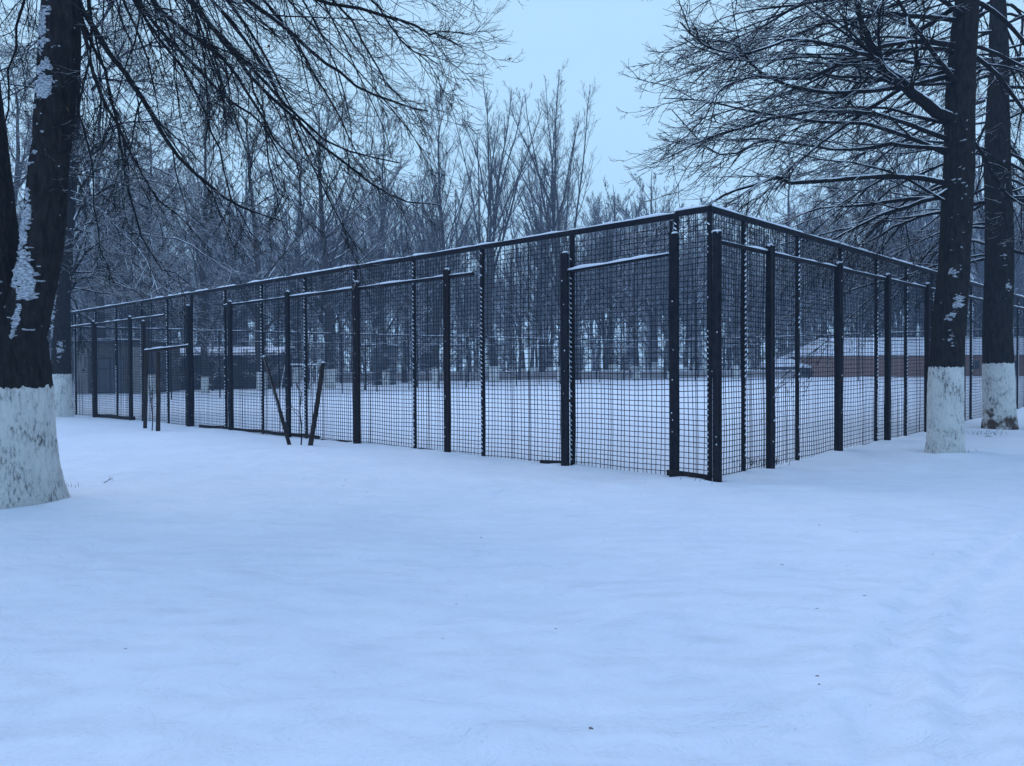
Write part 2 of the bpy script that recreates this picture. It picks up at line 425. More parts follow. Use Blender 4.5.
def grow(P0, D0, L, R0, n=6, droop=0.0, lift=0.0, wob=0.15, taper=0.25, rng=RNG, kink=0.0):
    """Grow B branches at once. droop pulls down early, lift turns the tips up."""
    B = len(P0); P = np.zeros((B, n, 3)); P[:, 0] = P0; D = unit(D0.copy())
    ph = rng.normal(0, 1, (B, 3))
    for i in range(1, n):
        f = i / (n - 1)
        D = D + rng.normal(0, wob, (B, 3)) + ph * kink
        D[:, 2] += -droop * (1 - f) + lift * f
        D = unit(D)
        P[:, i] = P[:, i - 1] + D * (L / (n - 1))[:, None]
    f = np.linspace(0, 1, n)[None]
    R = R0[:, None] * (1 - (1 - taper) * f)
    return P, R

def sprout(P, R, Lp, k, tmin, tmax, ang, ratio, rratio, rng=RNG, flat=0.0, jitter=0.3, rmin=0.002, shrink=0.6):
    """k children per branch along it; flat > 0 keeps them in the branch's own spray plane."""
    B, n, _ = P.shape
    t = np.sort(rng.uniform(tmin, tmax, (B, k)), axis=1)
    x = t * (n - 1); i = np.minimum(x.astype(int), n - 2); f = (x - i)[..., None]
    b = np.arange(B)[:, None]
    pos = P[b, i] * (1 - f) + P[b, i + 1] * f
    tan = unit(P[b, i + 1] - P[b, i])
    rad = R[b, i] * (1 - f[..., 0]) + R[b, i + 1] * f[..., 0]
    side = unit(np.cross(tan, np.array([0, 0, 1.0])))
    upn = np.cross(side, tan)
    sgn = np.where((np.arange(k)[None] + rng.integers(0, 2, (B, 1))) % 2 == 0, 0.0, math.pi)
    az = sgn + rng.normal(0, 1, (B, k)) * (1 - flat) * 1.2 + (0 if flat > 0 else rng.uniform(0, 6.28, (B, k)))
    lat = side * np.cos(az)[..., None] + upn * np.sin(az)[..., None]
    a = ang * (1 + rng.normal(0, jitter, (B, k)))[..., None] if np.isscalar(ang) else ang
    d = tan * np.cos(a) + lat * np.sin(a)
    Lc = (Lp[:, None] * ratio * (1 - shrink * t) * (1 + rng.normal(0, .2, (B, k)))).clip(0.04)
    Rc = np.maximum(rad * rratio, rmin)
    return pos.reshape(-1, 3), d.reshape(-1, 3), Lc.ravel(), Rc.ravel()

def smooth_path(pts, n):
    """Resample control points to n points on a Catmull-Rom curve."""
    p = np.asarray(pts, float); p = np.vstack([2 * p[0] - p[1], p, 2 * p[-1] - p[-2]])
    m_ = len(p) - 3; out = []
    for u in np.linspace(0, m_ - 1e-6, n):
        i = int(u); f = u - i; a, b, c, d = p[i:i + 4]
        out.append(0.5 * (2 * b + (c - a) * f + (2 * a - 5 * b + 4 * c - d) * f * f + (3 * b - a - 3 * c + d) * f ** 3))
    return np.array(out)

def trunk_surface(path, radii, nseg, nside, ridge=0.02, seed=0, flare=0.0, flare_h=0.5, grow_r=0.0):
    P = smooth_path(path, nseg); s = np.linspace(0, 1, nseg)
    R = np.interp(s, np.linspace(0, 1, len(radii)), radii)
    z = P[:, 2] - P[0, 2]
    a = np.arange(nside) * 2 * math.pi / nside
    A, Z = np.meshgrid(a, z)
    fl = flare * np.exp(-Z / flare_h) * (1 + 0.45 * np.cos(A * 4 + seed) + 0.3 * np.cos(A * 7 + 2 * seed))
    cxn, syn = np.cos(A) * R[:, None], np.sin(A) * R[:, None]
    ss = 13.0
    rd = np.abs(noise(cxn * ss + seed, syn * ss, Z * 2.3)) * -1.0 + 0.3 * noise(cxn * 40, syn * 40 + seed, Z * 9)
    lump = 0.06 * noise(np.cos(A) * 1.5, np.sin(A) * 1.5 + seed, Z * 1.1)
    RR = R[:, None] * (1 + fl + lump) + ridge * rd + grow_r
    V = np.stack([P[:, 0:1] + np.cos(A) * RR, P[:, 1:2] + np.sin(A) * RR, np.repeat(P[:, 2:3], nside, 1)], -1)
    return V

def grid_quads(nr, nc, wrap=True):
    i = np.arange(nr - 1)[:, None]; j = np.arange(nc if wrap else nc - 1)[None]; j2 = (j + 1) % nc
    return np.stack([i * nc + j, i * nc + j2, (i + 1) * nc + j2, (i + 1) * nc + j], -1).reshape(-1, 4)

def add_trunk(parent, path, radii, nseg, nside, mat_, ridge=0.02, seed=0, flare=0.0, flare_h=.5, name='trunk'):
    V = trunk_surface(path, radii, nseg, nside, ridge, seed, flare, flare_h)
    return mesh_obj(name, V, [grid_quads(nseg, nside)], mat_, parent)

def add_whitewash(parent, path, radii, top, nseg, nside, nfull, ridge, seed, flare, flare_h=.5, z0=0.0, rough_edge=0.05, wm='whitewash'):
    """Lime wash: a thin coat over the lower trunk with a ragged upper edge."""
    V = trunk_surface(path, radii, nfull, nside, ridge, seed, flare, flare_h, grow_r=0.004)
    zz = V[:, 0, 2] - V[0, 0, 2]
    last = int(np.searchsorted(zz, top - z0)) + 2
    V = V[:last].copy()
    a = np.arange(nside) * 2 * math.pi / nside
    cap = top - z0 + .35 * rough_edge * noise(a * 4, seed, 1) + rough_edge * noise(a * 24, seed, 4)
    Z = V[:, :, 2] - V[0:1, :, 2]
    sc = np.minimum(Z, cap[None])
    # slide the rows above the ragged edge down onto it
    for j in range(nside):
        k = int(np.argmax(Z[:, j] > cap[j])) or last - 1
        V[k:, j, :] = V[k, j, :]; V[k:, j, 2] = V[0, j, 2] + cap[j]
    return mesh_obj('whitewash_band', V, [grid_quads(len(V), nside)], M[wm], parent)

def crown_mesh(levels, mat_, parent, name='crown', sides=(7, 5, 4, 3, 3)):
    b = MB()
    for i, (P, R) in enumerate(levels):
        if len(P): b.tubes(P, R, sides[min(i, len(sides) - 1)])
    return b.build(name, mat_, parent, smooth=True)

def snow_on_trunk(parent, path, radii, spots, seed, ridge, tseed, flare, flare_h, zmax, thr=.5, thick=.022, nside=170, dz=.011):
    """Snow packed into the bark: a ragged skin over the trunk where (height, azimuth, spread_h, spread_az, amount) say."""
    full = smooth_path(path, 300); L_ = full[-1, 2] - full[0, 2]; nseg = int(L_ / dz)
    V = trunk_surface(path, radii, nseg, nside, ridge, tseed, flare, flare_h)
    P = smooth_path(path, nseg)
    keep = P[:, 2] < zmax; V = V[keep]; P = P[keep]
    a = np.arange(nside) * 2 * math.pi / nside
    A, Z = np.meshgrid(a, P[:, 2]); R_ = float(np.mean(radii))
    m_ = np.zeros(A.shape)
    for (h, az, sh, sa, w) in spots:
        da = (A - az + math.pi) % (2 * math.pi) - math.pi
        m_ = np.maximum(m_, w * np.exp(-((Z - h) / sh) ** 2 / 2 - (da / sa) ** 2 / 2))
    cx_, sy_ = np.cos(A) * R_, np.sin(A) * R_
    n1 = noise(cx_ * 7, sy_ * 7 + seed, Z * 16); n2 = noise(cx_ * 18 + seed, sy_ * 18, Z * 42); n3 = noise(cx_ * 45, sy_ * 45, Z * 70 + seed)
    f = m_ + .40 * n1 + .46 * n2 + .22 * n3 - thr - .22 * (m_ < .4)
    off = np.where(f > 0, thick * (.35 + .65 * np.clip(f * 2.2, 0, 1)) * (1 + .35 * n2), -.006)
    nrm = V - P[:, None]; nrm[..., 2] = 0; nrm = unit(nrm)
    V = V + nrm * off[..., None]; V[..., 2] += np.where(f > 0, .006, 0)
    q = grid_quads(len(P), nside); ff = (f > 0).ravel()
    q = q[ff[q].any(axis=1)]
    used_ = np.unique(q); remap = np.full(V.shape[0] * nside, -1); remap[used_] = np.arange(len(used_))
    if not len(q): return None
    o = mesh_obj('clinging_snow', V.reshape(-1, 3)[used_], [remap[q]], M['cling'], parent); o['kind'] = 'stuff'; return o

# ------------------------------------------------------------------ big forked tree at the front left
def big_left_tree():
    rng = np.random.default_rng(11)
    base = ground(2, 497); bx, by = at(2, 400, 9.5)[:2]
    root = empty('forked_linden', (0, 0, 0))
    tag(root, 'huge forked bare tree at left edge, whitewashed foot, snow packed in its fork', 'tree')
    z0 = -0.12
    def X(px, d=9.5): return (px - CX) / F_PX * d
    p0 = [(X(-6), 9.55, z0), (X(-6), 9.55, 0.7), (X(-5), 9.5, 1.4), (X(-5), 9.5, 2.0), (X(-7), 9.5, 2.5), (X(-13), 9.5, 3.3), (X(-24), 9.6, 4.4), (X(-50), 9.8, 6.5), (X(-90), 10.2, 9.5)]
    r0 = [0.64, 0.62, 0.60, 0.55, 0.41, 0.36, 0.33, 0.29, 0.23]
    add_trunk(root, p0, r0, 420, 150, M['bark'], 0.028, 3, 0.20, 0.38)
    add_whitewash(root, p0, r0, 1.44, 0, 150, 420, 0.028, 3, 0.20, 0.38, z0, 0.03)
    p1 = [(X(12), 9.5, 1.3), (X(23), 9.45, 1.9), (X(37), 9.4, 2.5), (X(50), 9.35, 3.1), (X(61), 9.35, 4.2), (X(66), 9.4, 5.2), (X(71), 9.4, 6.2), (X(71), 9.5, 7.8), (X(64), 9.6, 9.6), (X(70), 9.7, 11.5)]
    r1 = [0.25, 0.26, 0.25, 0.235, 0.215, 0.21, 0.21, 0.19, 0.15, 0.10]
    add_trunk(root, p1, r1, 330, 96, M['bark'], 0.022, 8, name='stem')
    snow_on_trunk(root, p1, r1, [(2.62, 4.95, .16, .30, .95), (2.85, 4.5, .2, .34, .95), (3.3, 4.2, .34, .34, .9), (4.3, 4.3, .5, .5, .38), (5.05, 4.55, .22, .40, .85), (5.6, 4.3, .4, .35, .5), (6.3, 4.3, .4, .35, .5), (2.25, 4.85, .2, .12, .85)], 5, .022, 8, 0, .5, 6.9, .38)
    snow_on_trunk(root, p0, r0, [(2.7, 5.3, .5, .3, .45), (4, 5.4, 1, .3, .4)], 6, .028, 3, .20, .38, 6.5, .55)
    # limbs read off the photo: they leave the stem above and sweep out and down, tips turning out
    traced = [
        ([(70, -60), (81, 7), (115, 58), (146, 105), (176, 149), (207, 183), (237, 205), (285, 222)], 9.4, 9.0, .050),
        ([(72, -40), (82, 25), (90, 64), (103, 98), (125, 142), (150, 190), (195, 232)], 9.4, 8.4, .036),
        ([(66, -160), (110, -60), (153, 0), (176, 24), (217, 54), (244, 88), (271, 136), (306, 172)], 9.5, 8.6, .048),
        ([(66, -190), (130, -80), (190, 0), (217, 30), (258, 75), (300, 122), (345, 150), (400, 163)], 9.5, 9.8, .045),
        ([(66, -210), (180, -60), (250, 0), (300, 40), (340, 75), (385, 100), (428, 111)], 9.6, 9.0, .045),
        ([(66, -140), (150, -40), (215, 30), (260, 84), (309, 135), (362, 176), (403, 200), (440, 205)], 9.6, 10.4, .042),
        ([(68, -100), (120, -20), (180, 50), (230, 100), (262, 124), (287, 165), (318, 195)], 9.5, 10.8, .034),
        ([(66, -230), (200, -90), (300, -10), (370, 12), (415, 26), (440, 36), (462, 48)], 9.6, 9.8, .040),
        ([(66, -260), (230, -120), (330, -50), (380, -32), (430, -20), (480, -12)], 9.6, 10.6, .040),
        ([(75, 20), (80, 60), (78, 110), (92, 165), (96, 230), (110, 275)], 9.3, 9.0, .022),
        ([(70, -20), (95, 50), (118, 120), (128, 190), (150, 255), (190, 285)], 9.6, 10.4, .030),
        ([(66, -120), (140, 10), (196, 90), (220, 150), (232, 200), (262, 245)], 9.6, 10.8, .030),
        ([(60, -80), (30, -20), (12, 60), (6, 130), (-10, 200)], 9.6, 10.8, .028),
        ([(66, -200), (190, -70), (282, 20), (330, 100), (356, 150), (380, 178)], 9.8, 11.8, .030),
        ([(66, -250), (210, -100), (330, 0), (372, 60), (395, 92), (425, 108)], 9.8, 12.0, .032),
        ([(66, -170), (140, -60), (205, 20), (240, 60), (262, 110), (268, 170), (290, 205)], 9.4, 7.8, .026),
        ([(66, -230), (190, -120), (300, -50), (360, -10), (400, 40), (440, 66)], 9.4, 8.2, .030),
    ]
    n = 16; P1, R1 = [], []
    for pts, d0, d1, r in traced:
        k = len(pts)
        w = [at(px, py, d0 + (d1 - d0) * i / (k - 1)) for i, (px, py) in enumerate(pts)]
        pp = smooth_path(w, n); pp[1:-1] += rng.normal(0, 0.018, (n - 2, 3))
        P1.append(pp); R1.append(np.linspace(r * .8, r * 0.18, n))
    # the rest of the crown, to the left, behind and overhead
    nb = 24
    h = rng.uniform(6.8, 11.3, nb); az = rng.uniform(.9, 4.4, nb)
    sx = np.interp(h, [q_[2] for q_ in p1], [q_[0] for q_ in p1])
    S = np.stack([sx, np.full(nb, 9.5), h], 1)
    D = np.stack([np.cos(az), np.sin(az), rng.uniform(.1, .6, nb)], 1)
    Lr = rng.uniform(3.6, 6.0, nb)
    Pr, Rr = grow(S, D, Lr, rng.uniform(.025, .04, nb), n, droop=.16, lift=-.02, wob=.07, taper=.2, rng=rng)
    P1 = np.concatenate([np.array(P1), Pr]); R1 = np.concatenate([np.array(R1), Rr])
    nb = 13; h = rng.uniform(7.2, 11.3, nb); az = rng.uniform(.1, 1.5, nb)
    S = np.stack([np.interp(h, [q_[2] for q_ in p1], [q_[0] for q_ in p1]), np.full(nb, 9.5), h], 1)
    D = np.stack([np.cos(az), np.sin(az), rng.uniform(.0, .4, nb)], 1)
    Pr, Rr = grow(S, D, rng.uniform(4.6, 7.0, nb), rng.uniform(.022, .034, nb), n, droop=.2, lift=-.01, wob=.07, taper=.2, rng=rng)
    P1 = np.concatenate([P1, Pr]); R1 = np.concatenate([R1, Rr])
    L1 = np.linalg.norm(np.diff(P1, axis=1), axis=2).sum(1)
    lv = [(P1, R1)]
    a = sprout(P1, R1, L1, 13, .15, .97, .55, .40, .42, rng, flat=.3, rmin=.005, shrink=.75)
    P2, R2 = grow(a[0], a[1], a[2].clip(.3, 2.6), a[3], 9, droop=.20, lift=.12, wob=.11, taper=.3, rng=rng); lv.append((P2, R2))
    b = sprout(P2, R2, a[2].clip(.3, 2.6), 8, .12, .98, .65, .5, .6, rng, flat=.25, rmin=.0034)
    P3, R3 = grow(b[0], b[1], b[2].clip(.12, 1.2), b[3], 6, droop=.08, lift=.14, wob=.13, taper=.45, rng=rng); lv.append((P3, R3))
    c = sprout(P3, R3, b[2].clip(.12, 1.2), 4, .15, .98, .65, .5, .75, rng, flat=.4, rmin=.0026)
    P4, R4 = grow(c[0], c[1], c[2].clip(.06, .5), c[3], 4, droop=0, lift=.2, wob=.15, taper=.6, rng=rng); lv.append((P4, R4))
    crown_mesh(lv, M['twig_light'], root, sides=(7, 5, 4, 3))
    # a few dead leaves still hanging
    lb = MB()
    pick = rng.choice(len(P3), 26)
    for i in pick:
        c0 = P3[i, -1]; s_ = .035; u, v = unit(rng.normal(size=3)), unit(rng.normal(size=3)); v = unit(v - u * (u @ v))
        lb.add([c0, c0 + u * s_ + v * s_ * .6, c0 + u * s_ * 2.1, c0 + u * s_ - v * s_ * .6 + np.cross(u, v) * .01], [(0, 1, 2, 3)])
    lb.build('dead_leaves', M['leaf'], root, smooth=True)
    return root
big_left_tree()

# ------------------------------------------------------------------ the two dark trees at the right
def right_tree(px_base, depth, px_top, r, label, seed, limbs, traced, wash_top, reach, snow_spots, az_c, az_s, hgt=13.0, nsnow=90):
    rng = np.random.default_rng(seed)
    bx = (px_base - CX) / F_PX * depth; tx = (px_top - CX) / F_PX * depth
    g0 = hz(bx, depth)
    root = empty('linden', (0, 0, 0)); tag(root, label, 'tree')
    z0 = g0 - .1
    f = lambda z: bx + (tx - bx) * min(1.15, (z / 8.3)) + 0.03 * math.sin(z * 1.3 + seed)
    zs = [z0, .5, 1.2, 2, 3.5, 5, 7, 9, 11, hgt]
    p = [(f(z), depth + 0.02 * z, z) for z in zs]
    rr = [r * k for k in (1.05, 1.02, 1.0, .97, .93, .90, .83, .68, .5, .28)]
    add_trunk(root, p, rr, 420, 96, M['bark'], 0.02, seed, 0.10, .25)
    add_whitewash(root, p, rr, wash_top, 0, 96, 420, 0.02, seed, 0.10, .25, z0, 0.022, 'whitewash_stained' if nsnow < 20 else 'whitewash')
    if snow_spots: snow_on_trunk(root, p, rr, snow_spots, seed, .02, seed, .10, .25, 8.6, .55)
    n = 16; P1, R1 = [], []
    for pts, d0, d1, r_ in traced:
        k = len(pts); w = [at(a, b, d0 + (d1 - d0) * i / (k - 1)) for i, (a, b) in enumerate(pts)]
        pp = smooth_path(w, n); pp[1:-1] += rng.normal(0, .02, (n - 2, 3)); P1.append(pp); R1.append(np.linspace(r_, r_ * .22, n))
    h = rng.uniform(4.3, hgt - 1, limbs) if limbs else np.zeros(0)
    az = np.where(rng.random(limbs) < (.72 if nsnow > 20 else .4), rng.uniform(az_c - 1.0, az_c + .55, limbs), rng.uniform(-.6, 1.9, limbs))
    S = np.stack([[f(z) for z in h], np.full(limbs, depth + .1), h], 1)
    D = np.stack([np.cos(az), np.sin(az), rng.uniform(-.15, .6, limbs)], 1)
    Pr, Rr = grow(S, D, rng.uniform(.65, 1.05, limbs) * reach, rng.uniform(.03, .055, limbs), n, droop=.07, lift=.01, wob=.075, taper=.2, rng=rng)
    P1 = np.concatenate([np.array(P1).reshape(-1, n, 3), Pr]); R1 = np.concatenate([np.array(R1).reshape(-1, n), Rr])
    L1 = np.linalg.norm(np.diff(P1, axis=1), axis=2).sum(1)
    lv = [(P1, R1)]
    a = sprout(P1, R1, L1, 10, .10, .95, .5, .52, .48, rng, flat=.35, rmin=.011)
    P2, R2 = grow(a[0], a[1], a[2].clip(.3, 2.6), a[3], 9, droop=.11, lift=.04, wob=.08, taper=.3, rng=rng); lv.append((P2, R2))
    b = sprout(P2, R2, a[2].clip(.3, 2.6), 7, .12, .98, .6, .5, .65, rng, flat=.3, rmin=.0065)
    P3, R3 = grow(b[0], b[1], b[2].clip(.12, 1.2), b[3], 6, droop=.08, lift=.08, wob=.12, taper=.45, rng=rng); lv.append((P3, R3))
    c = sprout(P3, R3, b[2].clip(.12, 1.2), 3, .15, .98, .65, .5, .75, rng, flat=.4, rmin=.0048)
    P4, R4 = grow(c[0], c[1], c[2].clip(.06, .5), c[3], 4, droop=0, lift=.12, wob=.15, taper=.6, rng=rng); lv.append((P4, R4))
    crown_mesh(lv[:2], M['twig'], root, sides=(8, 5)); crown_mesh(lv[2:], M['twig_fine'], root, 'twigs', sides=(4, 3))
    return root

right_tree(944, 14.3, 970, .295, 'right hand tree nearer the camera, whitewashed foot, long snowy limbs reaching left', 21, 38,
    [([(952, 119), (917, 97), (899, 81), (880, 62), (865, 34), (857, 8), (848, -40)], 14.3, 13.2, .115),
     ([(897, 80), (872, 57), (842, 47), (797, 39), (750, 52), (712, 50), (680, 22)], 13.8, 12.6, .05),
     ([(942, 182), (900, 176), (865, 177), (800, 182), (775, 178), (740, 190), (716, 199), (690, 215)], 14.3, 13.0, .060),
     ([(948, 190), (910, 205), (880, 215), (850, 230), (825, 240), (790, 236)], 14.3, 15.5, .05),
     ([(955, 45), (900, 42), (850, 58), (800, 80), (755, 76), (720, 90), (690, 116)], 14.3, 13.4, .05),
     ([(955, 75), (905, 86), (850, 92), (795, 88), (760, 72), (735, 44), (700, 40)], 14.3, 13.6, .055),
     ([(955, 20), (890, 15), (830, 22), (780, 40), (730, 60), (680, 35)], 14.3, 14.6, .05),
     ([(950, 140), (880, 115), (810, 112), (750, 125), (705, 140), (668, 158)], 14.3, 14.2, .05),
     ([(950, 150), (890, 145), (830, 150), (770, 140), (720, 155), (672, 110)], 14.3, 15.4, .045)],
    1.64, 6.0, [(2.78, 4.7, .13, .32, .85), (2.55, 4.4, .10, .4, .6), (2.1, 4.5, .2, .45, .45), (3.35, 4.3, .09, .4, .7), (5.0, 4.3, 1.4, .6, .3)], math.pi, 1.1)
right_tree(999, 19.2, 1001, .345, 'farther dark tree at the right edge, its whitewashed foot stained brown low down', 33, 52,
    [([(1100, 60), (1024, 60), (970, 61), (940, 68), (903, 79), (880, 80)], 17.5, 15.0, .06),
     ([(1100, 75), (1024, 70), (978, 68), (950, 60)], 17.5, 16.5, .045),
     ([(985, 100), (940, 120), (890, 150), (840, 190), (800, 215)], 19.2, 20.5, .05)],
    1.74, 6.5, [(4.3, 4.4, .12, .5, .55), (3.6, 4.9, .1, .3, .6), (6, 4.4, 1.5, .6, .28)], math.pi * .9, 1.7, nsnow=18)

# ------------------------------------------------------------------ wood behind the court: tree kinds
def make_far_tree(seed, H, r, style, mat_):
    rng = np.random.default_rng(seed)
    n = 14
    lean = rng.normal(0, .015, 2)
    if style == 'vase':
        tp = smooth_path([(0, 0, -.2), (0.05, 0, H * .12), (.1, .05, H * .22), (-.1, .1, H * .34), (-.4, .3, H * .5), (-.7, .2, H * .62)], n)
    else:
        tp = smooth_path([(0, 0, -.2), (lean[0] * H * .3, 0, H * .25), (rng.normal(0, .15), rng.normal(0, .15), H * .5), (rng.normal(0, .3), .2, H * .8), (lean[0] * H, lean[1] * H, H)], n)
    tr = np.linspace(r, r * .05, n); tr[0] *= 1.15
    tp[2:-1, :2] += np.cumsum(rng.normal(0, H * .004, (n - 3, 2)), 0)
    trunk = (tp[None], tr[None])
    lv = []
    if style == 'vase':      # a few strong stems rising fanwise from one bole
        k = 12; t0 = rng.uniform(.2, .9, k); ang = rng.uniform(.12, .52, k); Ls = (H - H * .62 * t0) * rng.uniform(.8, 1.0, k) * np.cos(ang * 1.35)
        rad = r * rng.uniform(.28, .45, k) * (1.1 - .5 * t0); lf, dr = .02, 0
    elif style == 'column':  # narrow crown of steep limbs
        k = 30; t0 = np.linspace(.16, .93, k) + rng.normal(0, .01, k); ang = rng.uniform(.25, .5, k); Ls = H * (1 - t0) * rng.uniform(.4, .62, k) + H * .07
        rad = r * .34 * (1.1 - t0); lf, dr = .07, 0
    elif style == 'broad':
        k = 24; t0 = rng.uniform(.16, .9, k); ang = rng.uniform(.55, 1.0, k); Ls = H * (1.05 - t0) * rng.uniform(.35, .55, k) + H * .08
        rad = r * .36 * (1.15 - t0); lf, dr = .06, .02
    else:                    # low and brushy understorey
        k = 22; t0 = rng.uniform(.05, .9, k); ang = rng.uniform(.6, 1.2, k); Ls = H * (1.1 - t0) * rng.uniform(.35, .6, k) + .4
        rad = r * .4 * (1.15 - t0); lf, dr = .02, .05
    az = np.arange(k) * 2.4 + rng.normal(0, .4, k)
    zi = np.interp(t0, np.linspace(0, 1, n), np.arange(n)); i0 = np.minimum(zi.astype(int), n - 2); f = (zi - i0)[:, None]
    S = tp[i0] * (1 - f) + tp[i0 + 1] * f
    D = np.stack([np.cos(az) * np.sin(ang), np.sin(az) * np.sin(ang), np.cos(ang)], 1)
    P1, R1 = grow(S, D, Ls, rad, 10, droop=dr, lift=lf, wob=.05, taper=.2, rng=rng)
    lv.append((P1, R1)); L1 = Ls
    fine = style != 'low'
    a = sprout(P1, R1, L1, 15 if style == 'vase' else 11, .14, .97, .5 if style != 'low' else .6, .34, .5, rng, rmin=.016, shrink=.7)
    P2, R2 = grow(a[0], a[1], a[2].clip(.25, 6), a[3], 6, lift=.10 if style != 'low' else .04, wob=.10, taper=.3, rng=rng); lv.append((P2, R2))
    b = sprout(P2, R2, a[2].clip(.25, 6), 8, .10, .95, .55, .45, .6, rng, rmin=.010, shrink=.7)
    P3, R3 = grow(b[0], b[1], b[2].clip(.15, 2.2), b[3], 4, lift=.12 if style != 'low' else .04, wob=.1, taper=.5, rng=rng); lv.append((P3, R3))
    c = sprout(P3, R3, b[2].clip(.15, 2.2), 4, .1, .95, .6, .5, .7, rng, rmin=.007, shrink=.7)
    P4, R4 = grow(c[0], c[1], c[2].clip(.1, 1.0), c[3], 3, lift=.12, wob=.1, taper=.6, rng=rng); lv.append((P4, R4))
    root = empty('bare_tree', (0, 0, 0))
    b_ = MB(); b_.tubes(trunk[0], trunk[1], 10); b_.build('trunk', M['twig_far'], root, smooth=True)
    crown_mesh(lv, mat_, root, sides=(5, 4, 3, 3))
    root['top'] = float(max(p_[..., 2].max() for p_, _ in lv))
    wb = MB(); tw = smooth_path([(0, 0, -.1), (0.0, 0, 1.45)], 3); wb.tubes(tw[None], np.full((1, 3), r * 1.12), 14)
    wb.build('whitewash_band', M['whitewash'], root, smooth=True)
    return root

def copy_tree(o, wash=True):
    r_ = o.copy(); COL.objects.link(r_)
    for ch in list(o.children):
        if ch.name.startswith('whitewash') and not wash: continue
        c = ch.copy(); COL.objects.link(c); c.parent = r_
    return r_

protos = {
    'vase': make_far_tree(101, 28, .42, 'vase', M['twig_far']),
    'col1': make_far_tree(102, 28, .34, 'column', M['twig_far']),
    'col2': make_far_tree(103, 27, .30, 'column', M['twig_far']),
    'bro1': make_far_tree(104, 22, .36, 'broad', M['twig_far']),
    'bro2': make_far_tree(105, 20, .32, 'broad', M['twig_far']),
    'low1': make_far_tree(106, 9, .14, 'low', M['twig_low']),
}
used = set()
def plant(kind, px, depth, h_top_px, label, rz=None, group=None, wash=True):
    """Stand a tree of a kind on the ground at a bearing and distance; its height from the photo."""
    p = protos[kind]; x = (px - CX) / F_PX * depth
    if kind in used: o = copy_tree(p, wash)
    else: o = p; used.add(kind)
    base = float(terrain(x, depth))
    H = p['top']
    top = 1.6 + (371 - h_top_px) / F_PX * depth
    s = (top - base) / H
    o.location = (x, depth, base); o.rotation_euler = (0, 0, random.uniform(0, 6.28) if rz is None else rz); o.scale = (s, s, s)
    o.name = 'brushy_tree' if kind == 'low1' else 'bare_tree'
    tag(o, label, 'tree', group)
    return o

plant('vase', 562, 76, 66, 'broad fan shaped bare tree behind the court, rightmost of the tall centre trees', rz=.4)
plant('vase', 494, 80, 72, 'tall narrow bare tree just left of the fan shaped tree behind the court', rz=2.6)
plant('col2', 436, 74, 76, 'tallest thin bare tree left of centre, its tip among the drooping twigs')
plant('bro1', 330, 64, 92, 'wide bare tree behind the court with its crown behind the drooping limbs left of centre')
plant('col1', 386, 72, 110, 'slender bare tree between the wide tree and the tallest thin tree behind the court')
plant('bro2', 655, 98, 165, 'low rounded bare tree far behind the fence gate, right of the fan shaped tree')
plant('bro2', 612, 92, 182, 'smaller rounded bare tree directly right of the fan shaped tree')
plant('bro1', 262, 60, 105, 'bare tree beyond the far fence, seen above the leaning stakes')
plant('col2', 205, 56, 70, 'bare tree beyond the far fence behind the left part of the mesh')
plant('bro2', 150, 54, 110, 'bare tree standing in front of the dark shed at left')
plant('bro1', 100, 66, 60, 'bare tree rising behind the grey garage at left')
plant('bro2', 20, 60, 60, 'bare tree far off between the stems of the huge forked tree')
def zone(x):
    return ('behind the left tree and garage' if x < 150 else 'above the dark shed' if x < 300 else 'left of the tall centre trees' if x < 440 else
            'behind the tall centre trees' if x < 640 else 'behind the fence corner' if x < 790 else 'behind the brick house')
def wood_label(kd, x):
    sh = {'col1': 'tall narrow', 'col2': 'thin upright', 'bro1': 'wide crowned', 'bro2': 'round crowned', 'vase': 'fan shaped'}[kd]
    return '%s bare tree in the wood %s' % (sh, zone(x)), '%s bare trees of the wood %s' % (sh, zone(x))
GRP = 'bare trees of the wood beyond the court'
LAB = 'one of the many bare snow dusted trees massed in the wood beyond the court'
rr_ = random.Random(5)
rows = [(86, 44, 150, 150, 235), (100, 42, 110, 150, 225), (120, 26, 60, 200, 255), (140, 22, 60, 228, 262), (155, 20, 60, 240, 275)]
kinds = ['col1', 'bro1', 'bro2', 'col2', 'vase', 'bro2']
for depth, step, _, lo, hi in rows:
    x = -60 + rr_.uniform(0, step)
    while x < 1100:
        d = depth + rr_.uniform(-5, 7)
        # leave the air above the centre trees open: tops stay well below theirs
        top = rr_.uniform(lo, hi)
        if x < 470: top -= 40 * rr_.random()
        if 800 < x: top -= 30
        if 560 < x < 740: top = rr_.uniform(188, 240)
        if x > 770: d = max(d, 106 + rr_.uniform(0, 6))
        if True:
            kd = rr_.choice(kinds); lb, gp_ = wood_label(kd, x); plant(kd, x, d, top, lb, group=gp_, wash=rr_.random() < .6)
        x += step * rr_.uniform(.6, 1.4)
UG = 'low brushy trees beyond the court'
UL = 'one of the low brushy trees thick with snow at the edge of the wood'
for depth, step in ((62, 46), (84, 44), (100, 30), (118, 24)):
    x = -40
    while x < (560 if depth < 70 else 1080):
        d = depth + rr_.uniform(-3, 8)
        if x > 760 and d < 105: d = 105 + rr_.uniform(0, 4)
        if True:
            # stay outside the court
            wx = (x - CX) / F_PX * d; t_ = (wx - K[0]) * DL[0] + (d - K[1]) * DL[1]; s_ = (wx - K[0]) * DR[0] + (d - K[1]) * DR[1]
            if t_ > T_LEN + 2 or s_ > S_LEN + 2:
                plant('low1', x, d, rr_.uniform(275, 325), 'low brushy snow laden tree in the undergrowth ' + zone(x), group='low brushy trees ' + zone(x), wash=False)
        x += step * rr_.uniform(.6, 1.4)

